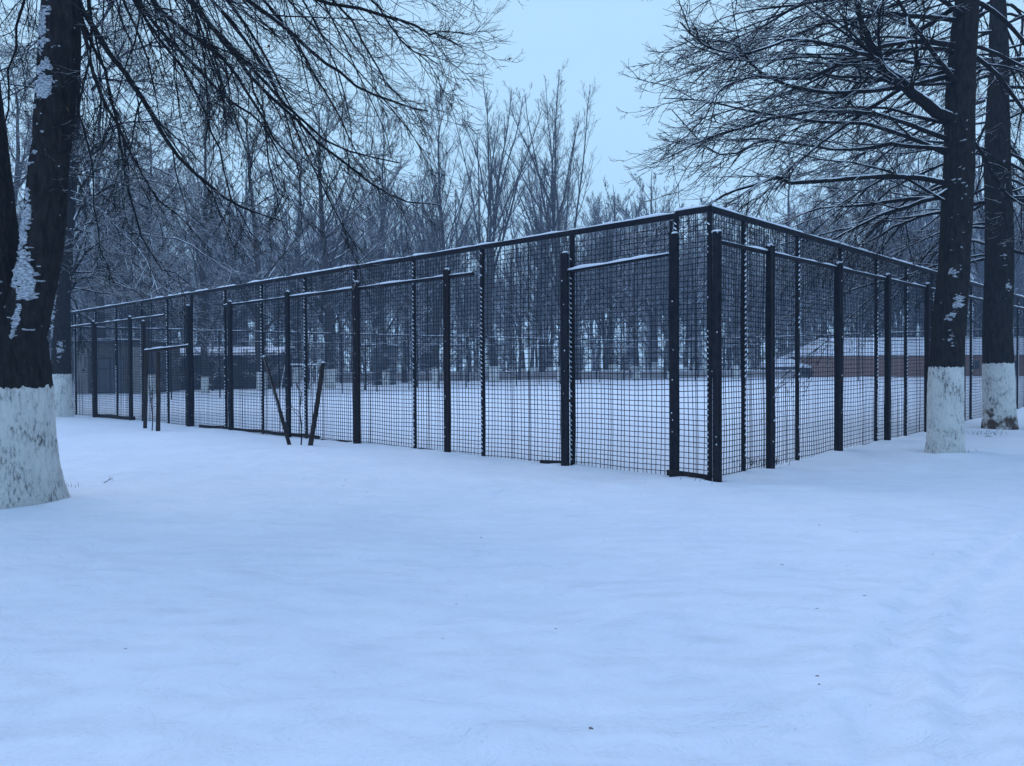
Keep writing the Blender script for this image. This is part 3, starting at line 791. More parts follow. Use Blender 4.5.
# the leaning snowy tree by the far end of the left fence, with arching limbs
def snowy_left_tree():
    rng = np.random.default_rng(77)
    d = 29.0; root = empty('leaning_linden', (0, 0, 0))
    tag(root, 'leaning bare tree, whitewashed foot just right of the huge forked trunk, arching snowy limbs', 'tree')
    def W(px, py): return tuple(at(px, py, d))
    b0 = at(61, 375, d); z0 = hz(b0[0], d) - .1
    p = [(b0[0], d, z0), (b0[0], d, .7), (b0[0] + .02, d, 1.5), W(61, 320), W(64, 280), W(69, 220), W(74, 160), W(77, 90), W(79, 0), W(78, -100)]
    r = [.36, .34, .33, .31, .26, .2, .16, .12, .09, .05]
    add_trunk(root, p, r, 260, 60, M['bark'], .02, 5, .15, .4)
    add_whitewash(root, p, r, 1.58, 0, 60, 260, .02, 5, .15, .4, z0, .02)
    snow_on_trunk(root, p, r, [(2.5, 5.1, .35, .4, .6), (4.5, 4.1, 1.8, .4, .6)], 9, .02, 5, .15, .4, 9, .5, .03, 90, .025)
    tr = [([(66, 285), (80, 258), (105, 250), (140, 262), (175, 280)], .06), ([(64, 300), (75, 285), (95, 272), (120, 270), (150, 285)], .05),
          ([(70, 250), (85, 228), (110, 212), (145, 205), (185, 215)], .06), ([(78, 200), (95, 170), (130, 160), (170, 175), (200, 200)], .06),
          ([(84, 165), (110, 130), (150, 120), (200, 140)], .06), ([(70, 250), (50, 225), (30, 215), (5, 220)], .05),
          ([(92, 90), (130, 50), (180, 50), (230, 80)], .06), ([(92, 100), (60, 60), (30, 50), (0, 70)], .06), ([(74, 220), (100, 190), (150, 180), (215, 205), (250, 235)], .06),
          ([(94, 30), (140, -20), (200, -20), (250, 10)], .06), ([(66, 280), (100, 240), (150, 235), (200, 250), (240, 275)], .05)]
    n = 14; P1 = []; R1 = []
    for pts, rad in tr:
        k = len(pts); dd = rng.uniform(-2.5, 2.5)
        pp = smooth_path([at(a, b, d + dd * i / (k - 1)) for i, (a, b) in enumerate(pts)], n); pp[1:-1] += rng.normal(0, .05, (n - 2, 3))
        P1.append(pp); R1.append(np.linspace(rad, rad * .25, n))
    nb = 30; h = rng.uniform(4.5, 15.5, nb); az = rng.uniform(-1.7, 3.4, nb)
    S = np.stack([np.interp(h, [q_[2] for q_ in p], [q_[0] for q_ in p]), np.full(nb, d), h], 1)
    D = np.stack([np.cos(az), np.sin(az), rng.uniform(.0, .6, nb)], 1)
    Pr, Rr = grow(S, D, rng.uniform(4, 7.5, nb), rng.uniform(.03, .05, nb), n, droop=.12, lift=.02, wob=.08, taper=.2, rng=rng)
    P1 = np.concatenate([np.array(P1), Pr]); R1 = np.concatenate([np.array(R1), Rr]); L1 = np.linalg.norm(np.diff(P1, axis=1), axis=2).sum(1)
    lv = [(P1, R1)]
    a = sprout(P1, R1, L1, 16, .1, .98, .6, .42, .55, rng, flat=.3, rmin=.016)
    P2, R2 = grow(a[0], a[1], a[2].clip(.5, 3), a[3], 7, droop=.04, lift=.06, wob=.12, taper=.3, rng=rng); lv.append((P2, R2))
    b = sprout(P2, R2, a[2].clip(.5, 3), 8, .12, .98, .6, .48, .6, rng, flat=.3, rmin=.009)
    P3, R3 = grow(b[0], b[1], b[2].clip(.2, 1.5), b[3], 5, droop=0, lift=.06, wob=.15, taper=.5, rng=rng); lv.append((P3, R3))
    c = sprout(P3, R3, b[2].clip(.2, 1.5), 4, .2, .98, .6, .5, .7, rng, rmin=.006)
    P4, R4 = grow(c[0], c[1], c[2].clip(.1, .8), c[3], 3, lift=.05, wob=.15, taper=.6, rng=rng); lv.append((P4, R4))
    crown_mesh(lv, M['twig'], root, sides=(7, 5, 4, 3))
snowy_left_tree()

# ------------------------------------------------------------------ the court's mesh fence
CELL = 0.083
def P3(t, s, z): c = court(t, s); return np.array([c[0], c[1], z])

def snow_strip(mb, a, b, w, hgt, seed, gap=0.12):
    """Rounded uneven snow lying along a rail."""
    a = np.asarray(a); b = np.asarray(b); L = np.linalg.norm(b - a); n = max(4, int(L / .09)); n = min(n, 60)
    f = np.linspace(0, 1, n); P = a + (b - a) * f[:, None]
    s = f * L
    hh = hgt * (0.72 + .5 * noise(s * 2.5, seed) + .3 * noise(s * 8, seed + 3)).clip(.12); hh = np.where(noise(s * 1.3, seed + 9) > 1 - gap * 2, .15 * hgt, hh)
    d = unit(b - a); side = unit(np.cross(d, [0, 0, 1.0])); prof = [(-.5, 0), (-.46, .55), (-.2, .95), (.2, .95), (.46, .55), (.5, 0)]
    V = np.array([[P[i] + side * w * x + np.array([0, 0, 1]) * hh[i] * y for (x, y) in prof] for i in range(n)])
    q = grid_quads(n, len(prof), wrap=True)
    mb.add(V.reshape(-1, 3), q)

def mesh_panel(A, B, ztop, rng, wire=0.0075, cell=CELL, h0=0.02, double=False):
    """Woven wire between two uprights: A, B = (x, y)."""
    A = np.asarray(A, float); B = np.asarray(B, float); L = np.linalg.norm(B - A); d = (B - A) / L; nrm = np.array([d[1], -d[0]])
    mb = MB(); nv = max(2, int(L / cell)); g0, g1 = float(terrain(*A)), float(terrain(*B))
    sag = rng.normal(0, .006, 2)
    k = 7
    off = rng.uniform(0, cell)
    Pv, Rv = [], []
    us_ = [off + i * cell + rng.normal(0, .006) for i in range(nv + 1)]
    if cell < .1: us_ += [u_ + rng.uniform(.018, .04) for u_ in us_ if rng.random() < .06]
    for i, u in enumerate(us_):
        u = min(L - .01, u); f = u / L
        z = np.linspace(g0 * (1 - f) + g1 * f + h0 - .03, ztop(f), k)
        bow = rng.normal(0, .008) * np.sin(np.linspace(0, math.pi, k)) + .012 * noise(z * 1.1, i * .3, sag[0] * 300)
        x = A[None] + d[None] * (u + bow)[:, None] + nrm * (.012 * np.sin(z * 2 + sag[0] * 90))[:, None]
        Pv.append(np.column_stack([x, z])); Rv.append(np.full(k, wire / 2))
    mb.tubes(np.array(Pv), np.array(Rv), 4)
    Ph, Rh = [], []
    nh = int((ztop(.5) - min(g0, g1)) / cell); voff = rng.uniform(-.03, .03)
    for j in range(nh):
        u = np.linspace(0.005, L - .005, k); f = u / L
        zb = (g0 * (1 - f) + g1 * f) + .03 + voff + j * cell
        zb = zb + rng.normal(0, .004) + .015 * noise(u * 1.3, j * .25 + sag[1] * 500)
        x = A[None] + d[None] * u[:, None] + nrm * (.012 * np.sin(zb * 2 + sag[0] * 90) + wire)[:, None]
        keep = zb.max() < min(ztop(0), ztop(1)) - .02
        if keep: Ph.append(np.column_stack([x, zb])); Rh.append(np.full(k, wire / 2))
    mb.tubes(np.array(Ph), np.array(Rh), 4)
    return mb

def build_fence(name, label, O, d, length, out, inner_posts, outer_posts, top_at, rails, gate=None, boards=(), wire=.0118, cell=CELL, seed=1, snowy=True, panel_step=None):
    """O start (x,y), d unit direction, out = outward normal; posts in metres along d."""
    rng = np.random.default_rng(seed)
    root = empty(name, (O[0], O[1], 0)); tag(root, label, 'fence')
    org = np.array([O[0], O[1], 0.0])
    pt = lambda u, z, o=0.0: np.array([O[0] + d[0] * u + out[0] * o, O[1] + d[1] * u + out[1] * o, z])
    G = lambda u: float(terrain(O[0] + d[0] * u, O[1] + d[1] * u))
    upv = np.array([d[0], d[1], 0])
    # thin uprights with the mesh laced to them, snow in every lacing
    for u in inner_posts:
        mb = MB(); w = .06
        mb.beam(pt(u, G(u) - .1), pt(u, top_at(u) - .045), w, w, upv, .006)
        o = mb.build('lacing_post', M['paint'], root, origin=org)
        if snowy:
            C, A = [], []
            z = G(u) + .1; on = True
            while z < top_at(u) - .1:
                if rng.random() < (.93 if on else .25):
                    k = rng.uniform(.75, 1.15)
                    C.append(pt(u, z + rng.normal(0, .004), .036) - org)
                    dv = np.array([d[0], d[1], 0.0]); ov = np.array([out[0], out[1], 0.0])
                    A.append([(dv * .8 + np.array([0, 0, .55 * (1 if name != 'right' else -1)])) * .034 * k, ov * .014, np.array([0, 0, 1.0]) * .0125 * k])
                if rng.random() < .02: on = not on
                z += cell
            if C:
                sb = MB(); sb.lumps(C, A, 7, 5)
                sb.build('laced_snow', M['snow'], o, smooth=True)['kind'] = 'stuff'
    # stout outer posts (steel channel) with the mid rail
    for (u, w, h) in outer_posts:
        mb = MB(); zt = G(u) + h
        w *= .92
        mb.beam(pt(u, G(u) - .15, .10), pt(u, zt, .10), w, .05, upv, .006)
        mb.beam(pt(u - w / 2 + .008, G(u) - .15, .152), pt(u - w / 2 + .008, zt - .002, .152), .016, .05, upv)
        mb.beam(pt(u + w / 2 - .008, G(u) - .15, .152), pt(u + w / 2 - .008, zt - .002, .152), .016, .05, upv)
        o = mb.build('outer_post', M['paint'] if rng.random() < .7 else M['rust'], root, origin=org)
        if snowy:
            sb = MB(); C = [pt(u, zt + .008, .11) - org]; A = [[upv * w * .5, np.array([out[0], out[1], 0]) * .05, np.array([0, 0, .03])]]
            for _ in range(int(rng.integers(3, 9))):
                C.append(pt(u + rng.uniform(-.3, .3) * w, G(u) + rng.uniform(.2, h - .3), .178) - org); kk = rng.uniform(.006, .014)
                A.append([upv * kk, np.array([out[0], out[1], 0]) * .006, np.array([0, 0, kk])])
            sb.lumps(C, A, 8, 5); sb.build('snow_cap', M['snow'], o, smooth=True)['kind'] = 'stuff'
    # top rail in lengths, each with its snow
    cuts = [0] + ([gate[0] + .005] if gate else []) + [u for u in inner_posts if u > 1][::3] + [length]
    cuts = sorted(set(cuts))
    for a, b in zip(cuts[:-1], cuts[1:]):
        mb = MB(); da = 0 if a == 0 else .002; db = 0.002
        mb.beam(pt(a + da, top_at(a + 1e-3) , .0), pt(b - db, top_at(b - 1e-3), .0), .07, .085, (0, 0, 1), .008)
        o = mb.build('top_rail', M['paint'], root, origin=org)
        sb = MB(); snow_strip(sb, pt(a + .01, top_at(a + 1e-3) + .040) - org, pt(b - .01, top_at(b - 1e-3) + .040) - org, .070, .044, seed * 7 + a)
        sb.build('rail_snow', M['snow'], o, smooth=True)
    for (a, b, za, zb, o_, th) in rails:
        mb = MB(); mb.beam(pt(a, G(a) + za, o_), pt(b, G(b) + zb, o_), .05, th, (0, 0, 1), .006)
        o = mb.build('mid_rail', M['paint'], root, origin=org)
        sb = MB(); snow_strip(sb, pt(a + .01, G(a) + za + th / 2 - .003, o_) - org, pt(b - .01, G(b) + zb + th / 2 - .003, o_) - org, .054, .036, seed * 3 + a)
        sb.build('rail_snow', M['snow'], o, smooth=True)
    # mesh, one panel between uprights
    us = sorted(set([0] + list(inner_posts) + [length]))
    if panel_step: us = list(np.arange(0, length + .01, panel_step))
    for a, b in zip(us[:-1], us[1:]):
        if b - a < .2 or (gate and abs(a - gate[0]) < .05): continue
        ztop = lambda f, a=a, b=b: top_at(a + (b - a) * f) - .03
        mb = mesh_panel(pt(a, 0)[:2], pt(b, 0)[:2], ztop, rng, wire, cell)
        mb.build('wire_mesh', M['wire'], root, origin=org, smooth=False)
    for (a, b, zlo, zhi) in boards:
        mb = MB(); n = 10; us2 = np.linspace(a, b, n); 
        for i in range(n - 1):
            z1 = (zlo + zhi) / 2 + .015 * math.sin(us2[i] * 3); z2 = (zlo + zhi) / 2 + .015 * math.sin(us2[i + 1] * 3)
            mb.beam(pt(us2[i], G(us2[i]) + z1, .2 if b < .7 else .03), pt(us2[i + 1] + .002, G(us2[i + 1]) + z2, .2 if b < .7 else .03), .04, zhi - zlo)
        mb.build('base_board', M['board'], root, origin=org)
    if gate:
        a, b, zc = gate
        gr = empty('gate', (0, 0, 0)); gr.parent = root
        ztop = lambda f: top_at(a + .1) - .05
        mb = mesh_panel(pt(a + .07, 0)[:2], pt(b - .05, 0)[:2], ztop, rng, wire, cell)
        mb.build('wire_mesh', M['wire'], gr, origin=org)
        mb = MB(); mb.beam(pt(b - .05, G(b) + .12, .02), pt(b - .05, top_at(b) - .05, .02), .035, .035, upv); mb.beam(pt(a + .08, G(a) + .1, .02), pt(a + .08, top_at(a) - .1, .02), .035, .035, upv)
        mb.build('gate_frame', M['paint'], gr, origin=org)
        mb = MB(); mb.beam(pt(a, zc[0], .09), pt(b, zc[1], .09), .045, .05); o = mb.build('crossbar', M['paint'], gr, origin=org)
        sb = MB(); snow_strip(sb, pt(a, zc[0] + .012, .10) - org, pt(b, zc[1] + .012, .10) - org, .065, .05, 5, 0); sb.build('rail_snow', M['snow'], o, smooth=True)
        for zz in (1.55, .62):
            mb = MB(); mb.beam(pt(a - .10, zz, .13), pt(a + .02, zz, .13), .05, .07, bevel=.006); mb.build('hinge', M['paint'], gr, origin=org)
        mb = MB(); mb.beam(pt(b - .12, 1.1, .12), pt(b + .05, 1.1, .12), .05, .05, bevel=.006); mb.build('latch', M['rust'], gr, origin=org)
    return root

outL = -DR; outR = -DL
top_l = lambda u: 3.98 if u < .565 else 3.95
inn_l = [0.0, .56, 2.60, 4.77, 6.78, 8.85, 10.9, 12.98, 15.0, 17.1, 18.8, 20.8, 23.0, 25.0, 27.2, 29.3, 31.4, 33.5, 35.6, 37.6]
out_l = [(-.17, .19, 3.60), (.52, .125, 3.66), (2.65, .125, 3.6), (5.64, .11, 3.6), (8.65, .16, 3.6), (11.52, .10, 3.6), (14.5, .11, 3.55), (17.1, .15, 3.6), (20.4, .12, 3.3), (21.5, .12, 3.5),
         (24.9, .15, 3.5), (28.0, .13, 3.5), (31.0, .13, 3.5), (34.0, .13, 3.5), (37.0, .13, 3.5)]
rails_l = [(4.95, 14.95, 3.46, 3.46, .06, .06), (18.9, 28.5, 3.4, 3.4, .06, .06), (28.6, 38.9, 3.4, 3.4, .06, .06)]
fl = build_fence('mesh_fence', 'dark steel mesh fence left of the corner post, with a gate', K, DL, T_LEN, outL, inn_l, out_l, top_l, rails_l,
                 gate=(.56, 2.60, (3.37, 3.29)), boards=[(-.12, .60, .0, .085), (2.75, 3.3, -.02, .04), (5.9, 6.6, -.02, .03), (9.0, 10.2, -.02, .03), (10.3, 16.6, .01, .09), (21.4, 25.2, .0, .13)], seed=3)
top_r = lambda u: 3.98 + .6 * float(terrain(*(K + DR * u)))
inn_r = [1.06, 3.08, 5.08, 7.1, 9.1, 11.15, 13.1, 15.0, 17.1, 19.2, 21.3, 23.4, 25.5, 27.6, 29.7, 31.8, 33.9, 36, 38.1, 40.2, 42.3, 44.4, 46.5, 48.6, 50.7, 52.8, 54.9]
out_r = [(1.77, .12, 3.62), (4.72, .16, 3.6), (7.5, .12, 3.6), (10.4, .13, 3.6), (13.6, .13, 3.5), (16.4, .15, 3.5), (19.4, .13, 3.5), (22.4, .13, 3.5), (25.4, .13, 3.5), (28.4, .13, 3.5), (31.4, .13, 3.5), (34.4, .13, 3.5), (37.4, .13, 3.5)]
rails_r = [(.05, 10.6, 3.5, 3.5, .06, .06), (10.65, 22.4, 3.5, 3.5, .06, .06), (22.5, 37.4, 3.5, 3.5, .06, .06)]
build_fence('mesh_fence', 'dark steel mesh fence right of the corner post, passing behind two dark trees', K, DR, S_LEN, outR, inn_r, out_r, top_r, rails_r, seed=4)
# far sides of the court
far_top = lambda O, d: (lambda u: 4.0 + float(terrain(O[0] + d[0] * u, O[1] + d[1] * u)))
O3 = court(T_LEN, 0)
build_fence('mesh_fence', 'thin far side of the court fence in front of the garage and shed', O3, DR, S_LEN, DL, list(np.arange(0, 58.1, 2.9)), [], far_top(O3, DR),
            [(0, 57.9, 3.35, 3.35, .04, .05)], wire=.003, cell=.16, seed=5, snowy=False)
O4 = court(0, S_LEN)
build_fence('mesh_fence', 'thin far side of the court fence in front of the brick house', O4, DL, T_LEN, DR, list(np.arange(0, 39.1, 2.6)), [], far_top(O4, DL),
            [(0, 38.9, 3.35, 3.35, .04, .05)], wire=.003, cell=.16, seed=6, snowy=False)

# ------------------------------------------------------------------ stakes, saplings, crossbar by the left fence
def stake(px0, py0, px1, py1, depth0, depth1, w, label, m_, name='leaning_stake', cap=True):
    a = at(px0, py0, depth0); b = at(px1, py1, depth1)
    a[2] = hz(a[0], a[1]) - .05
    d = unit(b - a); o = empty(name, (a[0], a[1], hz(a[0], a[1]))); tag(o, label, 'stake')
    mb = MB(); org = np.array(o.location)
    n = 9; P = smooth_path([a, a + (b - a) * .5 + np.array([.01, 0, 0]), b], n); mb.tubes(P[None], np.linspace(w / 2, w / 2 * .85, n)[None], 8)
    # cut end
    mb.beam(b - d * .004, b + d * .004, w * .8, w * .8, (0, 1, .01))
    mb.build('pole', m_, o, origin=org, smooth=True)
    sb = MB(); snow_strip(sb, a + (b - a) * .12 + np.array([0, 0, w * .42]) - org, b + np.array([0, 0, w * .42]) - org, w * .75, .02, px0, .2) if abs(d[0]) > .2 else None
    if cap: sb.lumps([b + d * .01 - org], [[np.array([w * .5, 0, 0]), np.array([0, w * .5, 0]), np.array([0, 0, .025])]])
    if sb.v: sb.build('snow_cap', M['snow'], o, smooth=True)
    return o
stake(290, 444, 264, 357, 17.0, 17.6, .085, 'left leaning stake with snow along its upper side, of the pair before the fence', M['wood'])
stake(310, 447, 323, 363, 16.8, 17.0, .11, 'right dark leaning stake of the pair before the fence, thickest at the top', M['wood'])
stake(158, 433, 158, 352, 21.2, 21.2, .12, 'upright stake that carries the snowy crossbar by the left fence', M['wood'], 'upright_stake', False)
stake(145, 430, 146, 350, 22.3, 22.3, .11, 'rough upright stake left of the crossbar stake', M['wood'], 'upright_stake')
a, b = at(146, 351, 21.6), at(188, 346, 21.9)
o = empty('crossbar', tuple(a)); tag(o, 'short snow laden bar nailed level between stake and left fence post', 'bar')
mb = MB(); mb.beam(a, b, .05, .07, bevel=.006); mb.build('bar', M['wood'], o, origin=a)
sb = MB(); snow_strip(sb, np.array([0, 0, .033]), b - a + np.array([0, 0, .033]), .07, .055, 8, 0); sb.build('bar_snow', M['snow'], o, smooth=True)

def sapling(px, py, top_py, depth, label, seed, rad=.016):
    rng = np.random.default_rng(seed)
    a = at(px, py, depth); a[2] = hz(a[0], a[1]); h = (py - top_py) / F_PX * depth
    o = empty('sapling', tuple(a)); tag(o, label, 'sapling')
    P = smooth_path([(0, 0, -.05), (.02, 0, h * .3), (-.02, .02, h * .65), (.03, 0, h)], 9); mb = MB(); mb.tubes(P[None], np.linspace(rad, rad * .4, 9)[None], 6)
    mb.build('trunk', M['twig_light'], o, smooth=True)
    P1, R1 = P[None], np.linspace(rad, rad * .4, 9)[None]
    a_ = sprout(P1, R1, np.array([h]), 7, .45, .98, .6, .5, .5, rng, rmin=.006); p2, r2 = grow(a_[0], a_[1], a_[2], a_[3], 5, lift=.15, wob=.1, rng=rng)
    b_ = sprout(p2, r2, a_[2], 4, .3, .98, .6, .5, .6, rng, rmin=.004); p3, r3 = grow(b_[0], b_[1], b_[2], b_[3], 4, lift=.1, rng=rng)
    crown_mesh([(p2, r2), (p3, r3)], M['twig_light'], o, sides=(5, 4))
sapling(301, 446, 392, 16.9, 'thin bare sapling between the two leaning stakes', 1)
sapling(152, 430, 388, 21.4, 'thin bare sapling between the two upright stakes at left', 2)

# ------------------------------------------------------------------ small football goal in the court
gp = court(37.4, 16.3); gz = float(terrain(*gp))
o = empty('football_goal', (gp[0], gp[1], gz)); tag(o, 'small white football goal frame at the far left end of the court', 'goal')
w2, hh = 1.0, 1.95
e = lambda s, z, b=0: np.array([DR[0] * s + DL[0] * b, DR[1] * s + DL[1] * b, z])
for s in (-w2, w2):
    mb = MB(); mb.tubes(np.array([[e(s, 0), e(s, hh)]]), np.full((1, 2), .04), 8); mb.build('post', M['goal'], o, smooth=True)
    mb = MB(); mb.tubes(np.array([[e(s, hh), e(s, hh * .95, .5), e(s, .05, 1.1)]]), np.full((1, 3), .025), 6); mb.build('back_stay', M['goal'], o, smooth=True)
mb = MB(); mb.tubes(np.array([[e(-w2, hh), e(w2, hh)]]), np.full((1, 2), .045), 8); mb.build('crossbar', M['goal'], o, smooth=True)

# ------------------------------------------------------------------ buildings beyond the court
def gable_house(name, label, x0, x1, y0, y1, zg, eave, ridge, hip, wallm, wins, chimney=True):
    o = empty(name, ((x0 + x1) / 2, y0, zg)); tag(o, label, 'building'); org = np.array([(x0 + x1) / 2, y0, zg])
    ym = (y0 + y1) / 2
    b = MB(); c = [(x0, y0), (x1, y0), (x1, y1), (x0, y1)]
    v = [(x, y, z) for z in (zg - .4, eave) for (x, y) in c]
    b.add(v, [(0, 1, 5, 4), (1, 2, 6, 5), (2, 3, 7, 6), (3, 0, 4, 7)]); b.build('wall', wallm, o, origin=org)
    ov = .35; t = .16
    e0 = [(x0 - ov, y0 - ov), (x1 + ov, y0 - ov), (x1 + ov, y1 + ov), (x0 - ov, y1 + ov)]
    rf = MB()
    def roofv(dz, g=0):
        return [(x + (g if x > x0 + 1 else -g), y + (g if y > ym else -g), eave - .05 + dz) for x, y in e0] + [(x0 + hip, ym, ridge + dz), (x1 - hip, ym, ridge + dz)]
    fq = [(0, 1, 5, 4), (2, 3, 4, 5)]; ft = [(1, 2, 5), (3, 0, 4)]
    rf.add(roofv(0), fq + [(3, 2, 1, 0)], ft)
    r = rf.build('roof', M['planks'], o, origin=org)
    # snow slab with edge thickness
    lo, hi = roofv(.03), roofv(.03 + t, .02)
    sb = MB(); sb.add(lo + hi, [(6, 7, 11, 10), (8, 9, 10, 11), (0, 1, 7, 6), (1, 2, 8, 7), (2, 3, 9, 8), (3, 0, 6, 9)], [(7, 8, 11), (9, 6, 10)])
    sb.build('roof_snow', M['snow'], r, origin=org)
    for (wx0, wx1, wz0, wz1) in wins:
        fb = MB()
        for (a_, b_) in (((wx0, wz0), (wx1, wz0)), ((wx1, wz0), (wx1, wz1)), ((wx1, wz1), (wx0, wz1)), ((wx0, wz1), (wx0, wz0)), (((wx0 + wx1) / 2, wz0), ((wx0 + wx1) / 2, wz1))):
            fb.beam((a_[0], y0 - .03, a_[1]), (b_[0], y0 - .03, b_[1]), .08, .08, (0, 1, 0))
        w_ = fb.build('window', M['plaster_light'], o, origin=org)
        pb = MB(); pb.beam((wx0 + .04, y0 - .012, (wz0 + wz1) / 2), (wx1 - .04, y0 - .012, (wz0 + wz1) / 2), .02, wz1 - wz0 - .08); pb.build('pane', M['glass'], w_, origin=org)
    return o
zg = .66
gable_house('brick_house', 'long low brick house with a thick snow covered hipped roof behind the right fence', 35.6, 66, 92, 101, zg, 3.25, 5.35, 2.6, M['brick'], [(54.0, 55.2, 1.6, 2.6), (58.5, 59.7, 1.6, 2.6)])
gable_house('shed', 'small low shed with a snowy roof at the left end of the brick house', 31.0, 35.1, 92.6, 97, zg, 1.9, 3.1, 2.0, M['planks'], [])

# grey garage at left
def garage():
    y0 = 58.0; x0, x1 = (76 - CX) / F_PX * y0, (146 - CX) / F_PX * y0; zt = 3.8
    o = empty('garage', ((x0 + x1) / 2, y0, 0)); org = np.array(o.location); tag(o, 'flat roofed grey garage with pale pillars and dark double door beyond the left fence', 'building')
    b = MB(); b.add([(x, y, z) for z in (-.3, zt) for (x, y) in ((x0, y0), (x1, y0), (x1, y0 + 6), (x0, y0 + 6))], [(0, 1, 5, 4), (1, 2, 6, 5), (2, 3, 7, 6), (3, 0, 4, 7)]); b.build('wall', M['plaster'], o, origin=org)
    for (a_, c_) in ((x0, x0 + 1.0), (x1 - 1.0, x1)):
        b = MB(); b.beam(((a_ + c_) / 2, y0 - .1, -.2), ((a_ + c_) / 2, y0 - .1, zt - .25), .98, .18, (0, 1, 0)); b.build('pillar', M['plaster_light'], o, origin=org)
    b = MB(); b.beam((x0 + 1.5, y0 - .04, 1.35), (x1 - 1.6, y0 - .04, 1.35), .06, 2.7); dd = b.build('door', M['metal_door'], o, origin=org)
    b = MB()
    for z in (.12, 1.95, 2.72): b.beam((x0 + 1.5, y0 - .09, z), (x1 - 1.6, y0 - .09, z), .04, .08)
    b.beam(((x0 + x1) / 2, y0 - .095, 0), ((x0 + x1) / 2, y0 - .095, 2.7), .08, .04, (0, 1, 0)); b.build('door_frame', M['planks'], dd, origin=org)
    b = MB(); b.beam((x0 - .2, y0 + 2.8, zt + .1), (x1 + .2, y0 + 2.8, zt + .1), 6.4, .2); r = b.build('roof', M['planks'], o, origin=org)
    b = MB(); b.beam((x0 - .2, y0 + 2.8, zt + .28), (x1 + .2, y0 + 2.8, zt + .28), 6.3, .14, bevel=.05); b.build('roof_snow', M['snow'], r, origin=org)
garage()
def long_shed():
    y0 = 66.0; x0, x1 = (150 - CX) / F_PX * y0, (276 - CX) / F_PX * y0
    o = empty('long_shed', ((x0 + x1) / 2, y0, 0)); org = np.array(o.location); tag(o, 'long windowless dark plank shed under a thin snowy roof, right of the garage', 'building')
    b = MB(); b.add([(x, y, z) for z, k in ((-.3, 0), (3.3, 1)) for (x, y) in ((x0, y0), (x1, y0), (x1, y0 + 5), (x0, y0 + 5))], [(0, 1, 5, 4), (1, 2, 6, 5), (2, 3, 7, 6), (3, 0, 4, 7)]); b.build('wall', M['planks'], o, origin=org)
    b = MB(); x = x0 + .6
    while x < x1: b.beam((x, y0 - .03, 0), (x, y0 - .03, 3.25), .12, .05, (0, 1, 0)); x += 1.2
    b.build('battens', M['planks'], o, origin=org)
    b = MB(); b.beam((x0 - .2, y0 + 2.4, 3.4), (x1 + .2, y0 + 2.4, 3.4), 5.6, .14, (0, -.15, 1)); r = b.build('roof', M['planks'], o, origin=org)
    b = MB(); b.beam((x0 - .2, y0 + 2.4, 3.52), (x1 + .2, y0 + 2.4, 3.52), 5.5, .08, (0, -.15, 1), .03); b.build('roof_snow', M['snow'], r, origin=org)
long_shed()
def booth():
    y0 = 74.0; xa, xb = (372 - CX) / F_PX * y0, (393 - CX) / F_PX * y0; g0 = float(terrain((xa + xb) / 2, y0))
    o = empty('booth', ((xa + xb) / 2, y0, g0)); org = np.array(o.location); tag(o, 'narrow dark booth with snow on its flat roof behind the court', 'booth')
    b = MB(); b.add([(x, y, z) for z in (g0 - .2, 4.0) for (x, y) in ((xa, y0), (xb, y0), (xb, y0 + 2), (xa, y0 + 2))], [(0, 1, 5, 4), (1, 2, 6, 5), (2, 3, 7, 6), (3, 0, 4, 7)]); b.build('wall', M['metal_door'], o, origin=org)
    b = MB(); b.beam((xa + .5, y0 - .04, g0 + 1), (xa + 1.3, y0 - .04, g0 + 1), .06, 2.0); b.build('door', M['planks'], o, origin=org)
    b = MB(); b.beam((xa - 1.0, y0 + 1, 4.06), (xb + .2, y0 + 1, 4.06), 2.5, .12); r = b.build('roof', M['planks'], o, origin=org)
    b = MB(); b.beam((xa - 1.0, y0 + 1, 4.2), (xb + .2, y0 + 1, 4.2), 2.45, .16, bevel=.05); b.build('roof_snow', M['snow'], r, origin=org)
booth()
def low_wall():
    y0 = 90.0; xa, xb = (325 - CX) / F_PX * y0, (800 - CX) / F_PX * y0
    o = empty('low_wall', ((xa + xb) / 2, y0, .6)); org = np.array(o.location); tag(o, 'long low pale concrete wall with a snowy top behind the court', 'wall')
    k = 14; xs = np.linspace(xa, xb, k + 1)
    for i in range(k):
        b = MB(); b.beam((xs[i] + .1, y0, .95), (xs[i + 1] - .1, y0, .95), .2, 1.15); s_ = b.build('slab', M['concrete'], o, origin=org)
        b = MB(); snow_strip(b, np.array((xs[i] + .1, y0, 1.52)) - org, np.array((xs[i + 1] - .1, y0, 1.52)) - org, .22, .12, i, 0); b.build('wall_snow', M['snow'], s_, smooth=True)
    b = MB()
    for x in xs: b.beam((x, y0, .2), (x, y0, 1.7), .2, .3, (0, 1, 0))
    b.build('piers', M['plaster'], o, origin=org)
low_wall()

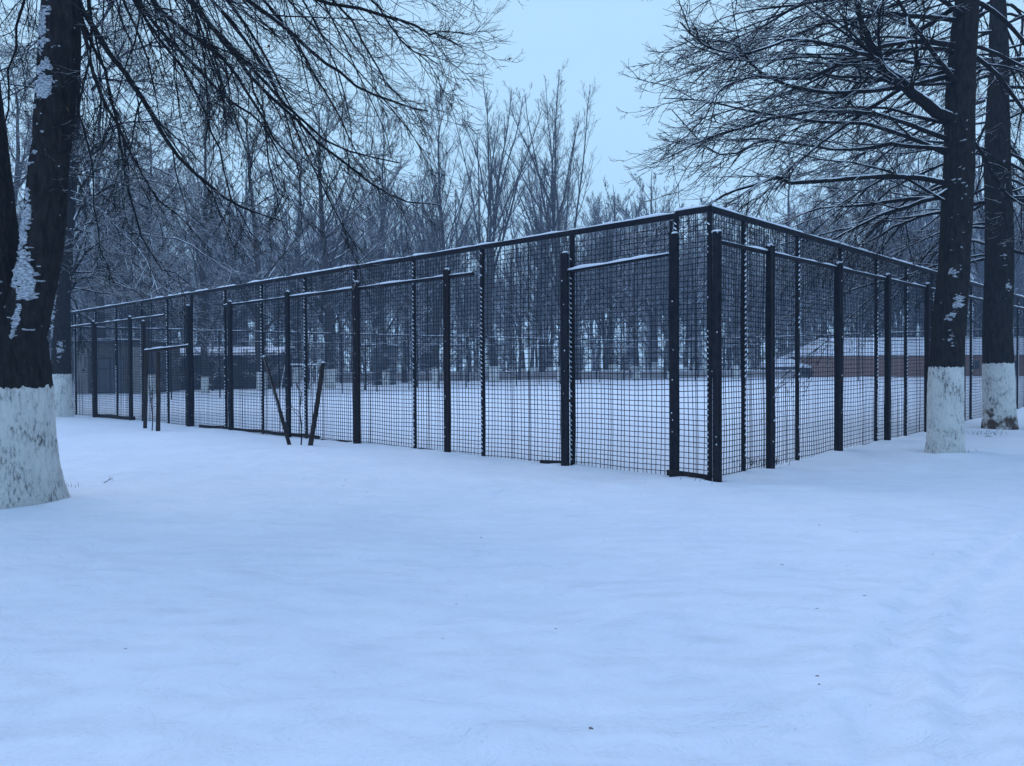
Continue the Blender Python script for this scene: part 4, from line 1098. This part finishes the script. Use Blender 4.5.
# ------------------------------------------------------------------ fallen twigs on the snow
def fallen(px, py, L, ang, label, seed):
    rng = np.random.default_rng(seed); a = ground(px, py); a[2] = hz(a[0], a[1]) + .008
    d = np.array([math.cos(ang), math.sin(ang), .25]); P, R = grow(np.zeros((1, 3)), d[None], np.array([L]), np.array([.006]), 6, droop=.08, wob=.2, rng=rng)
    s = sprout(P, R, np.array([L]), 3, .3, .9, .6, .5, .7, rng, rmin=.003); P2, R2 = grow(s[0], s[1], s[2], s[3], 4, wob=.1, rng=rng)
    mb = MB(); mb.tubes(P, R, 5); mb.tubes(P2, R2, 4); o = mb.build('fallen_twig', M['twig_light'], None, smooth=True); o.location = a
    tag(o, label, 'twig')
fallen(104, 484, .22, 1.0, 'thin fallen twig sticking out of the snow right of the huge whitewashed foot', 1)
fallen(965, 440, .35, 2.6, 'fallen twig lying on the snow between the two dark trees', 2)
fallen(985, 436, .5, .4, 'longer fallen twig at the foot of the second dark tree', 3)

def tufts():
    rng = np.random.default_rng(4); mb = MB(); P, R_ = [], []
    for px, py, n, sp, h in ((757, 464, 46, .20, .16), (768, 462, 24, .12, .12), (60, 490, 18, .12, .07), (12, 502, 20, .2, .07), (700, 482, 10, .15, .05), (966, 455, 14, .15, .06), (985, 434, 30, .3, .10)):
        c = ground(px, py)
        for _ in range(n):
            x, y = c[0] + rng.normal(0, sp), c[1] + rng.normal(0, sp * .6); z = hz(x, y); d = rng.normal(0, .5, 2) * h
            P.append([(x, y, z - .02), (x + d[0] * .4, y + d[1] * .4, z + h * .6), (x + d[0], y + d[1], z + h * rng.uniform(.5, 1.1))]); R_.append([.003, .0025, .001])
    mb.tubes(np.array(P), np.array(R_), 3); o = mb.build('dry_grass', M['twig_light'], None, smooth=True)
    tag(o, 'thin dry grass poking through the snow by the fence corner and tree feet', kind='stuff')
tufts()

# ------------------------------------------------------------------ air
def haze():
    me = bpy.data.meshes.new('haze'); X0, X1, Y0, Y1, Z0, Z1 = -460, 460, -80, 560, -1.5, 48
    v = [(x, y, z) for z in (Z0, Z1) for (x, y) in ((X0, Y0), (X1, Y0), (X1, Y1), (X0, Y1))]
    me.from_pydata(v, [], [(3, 2, 1, 0), (4, 5, 6, 7), (0, 1, 5, 4), (1, 2, 6, 5), (2, 3, 7, 6), (3, 0, 4, 7)])
    o = bpy.data.objects.new('haze', me); COL.objects.link(o); tag(o, 'thin blue dusk haze filling the park', kind='stuff')
    mm = bpy.data.materials.new('haze_air'); mm.use_nodes = True; nt = mm.node_tree; nt.nodes.clear()
    out = nt.nodes.new('ShaderNodeOutputMaterial'); pv = nt.nodes.new('ShaderNodeVolumePrincipled')
    pv.inputs['Color'].default_value = (.56, .74, 1, 1); pv.inputs['Density'].default_value = HAZE
    nt.links.new(pv.outputs[0], out.inputs['Volume']); me.materials.append(mm)
HAZE = 0.0013
haze()
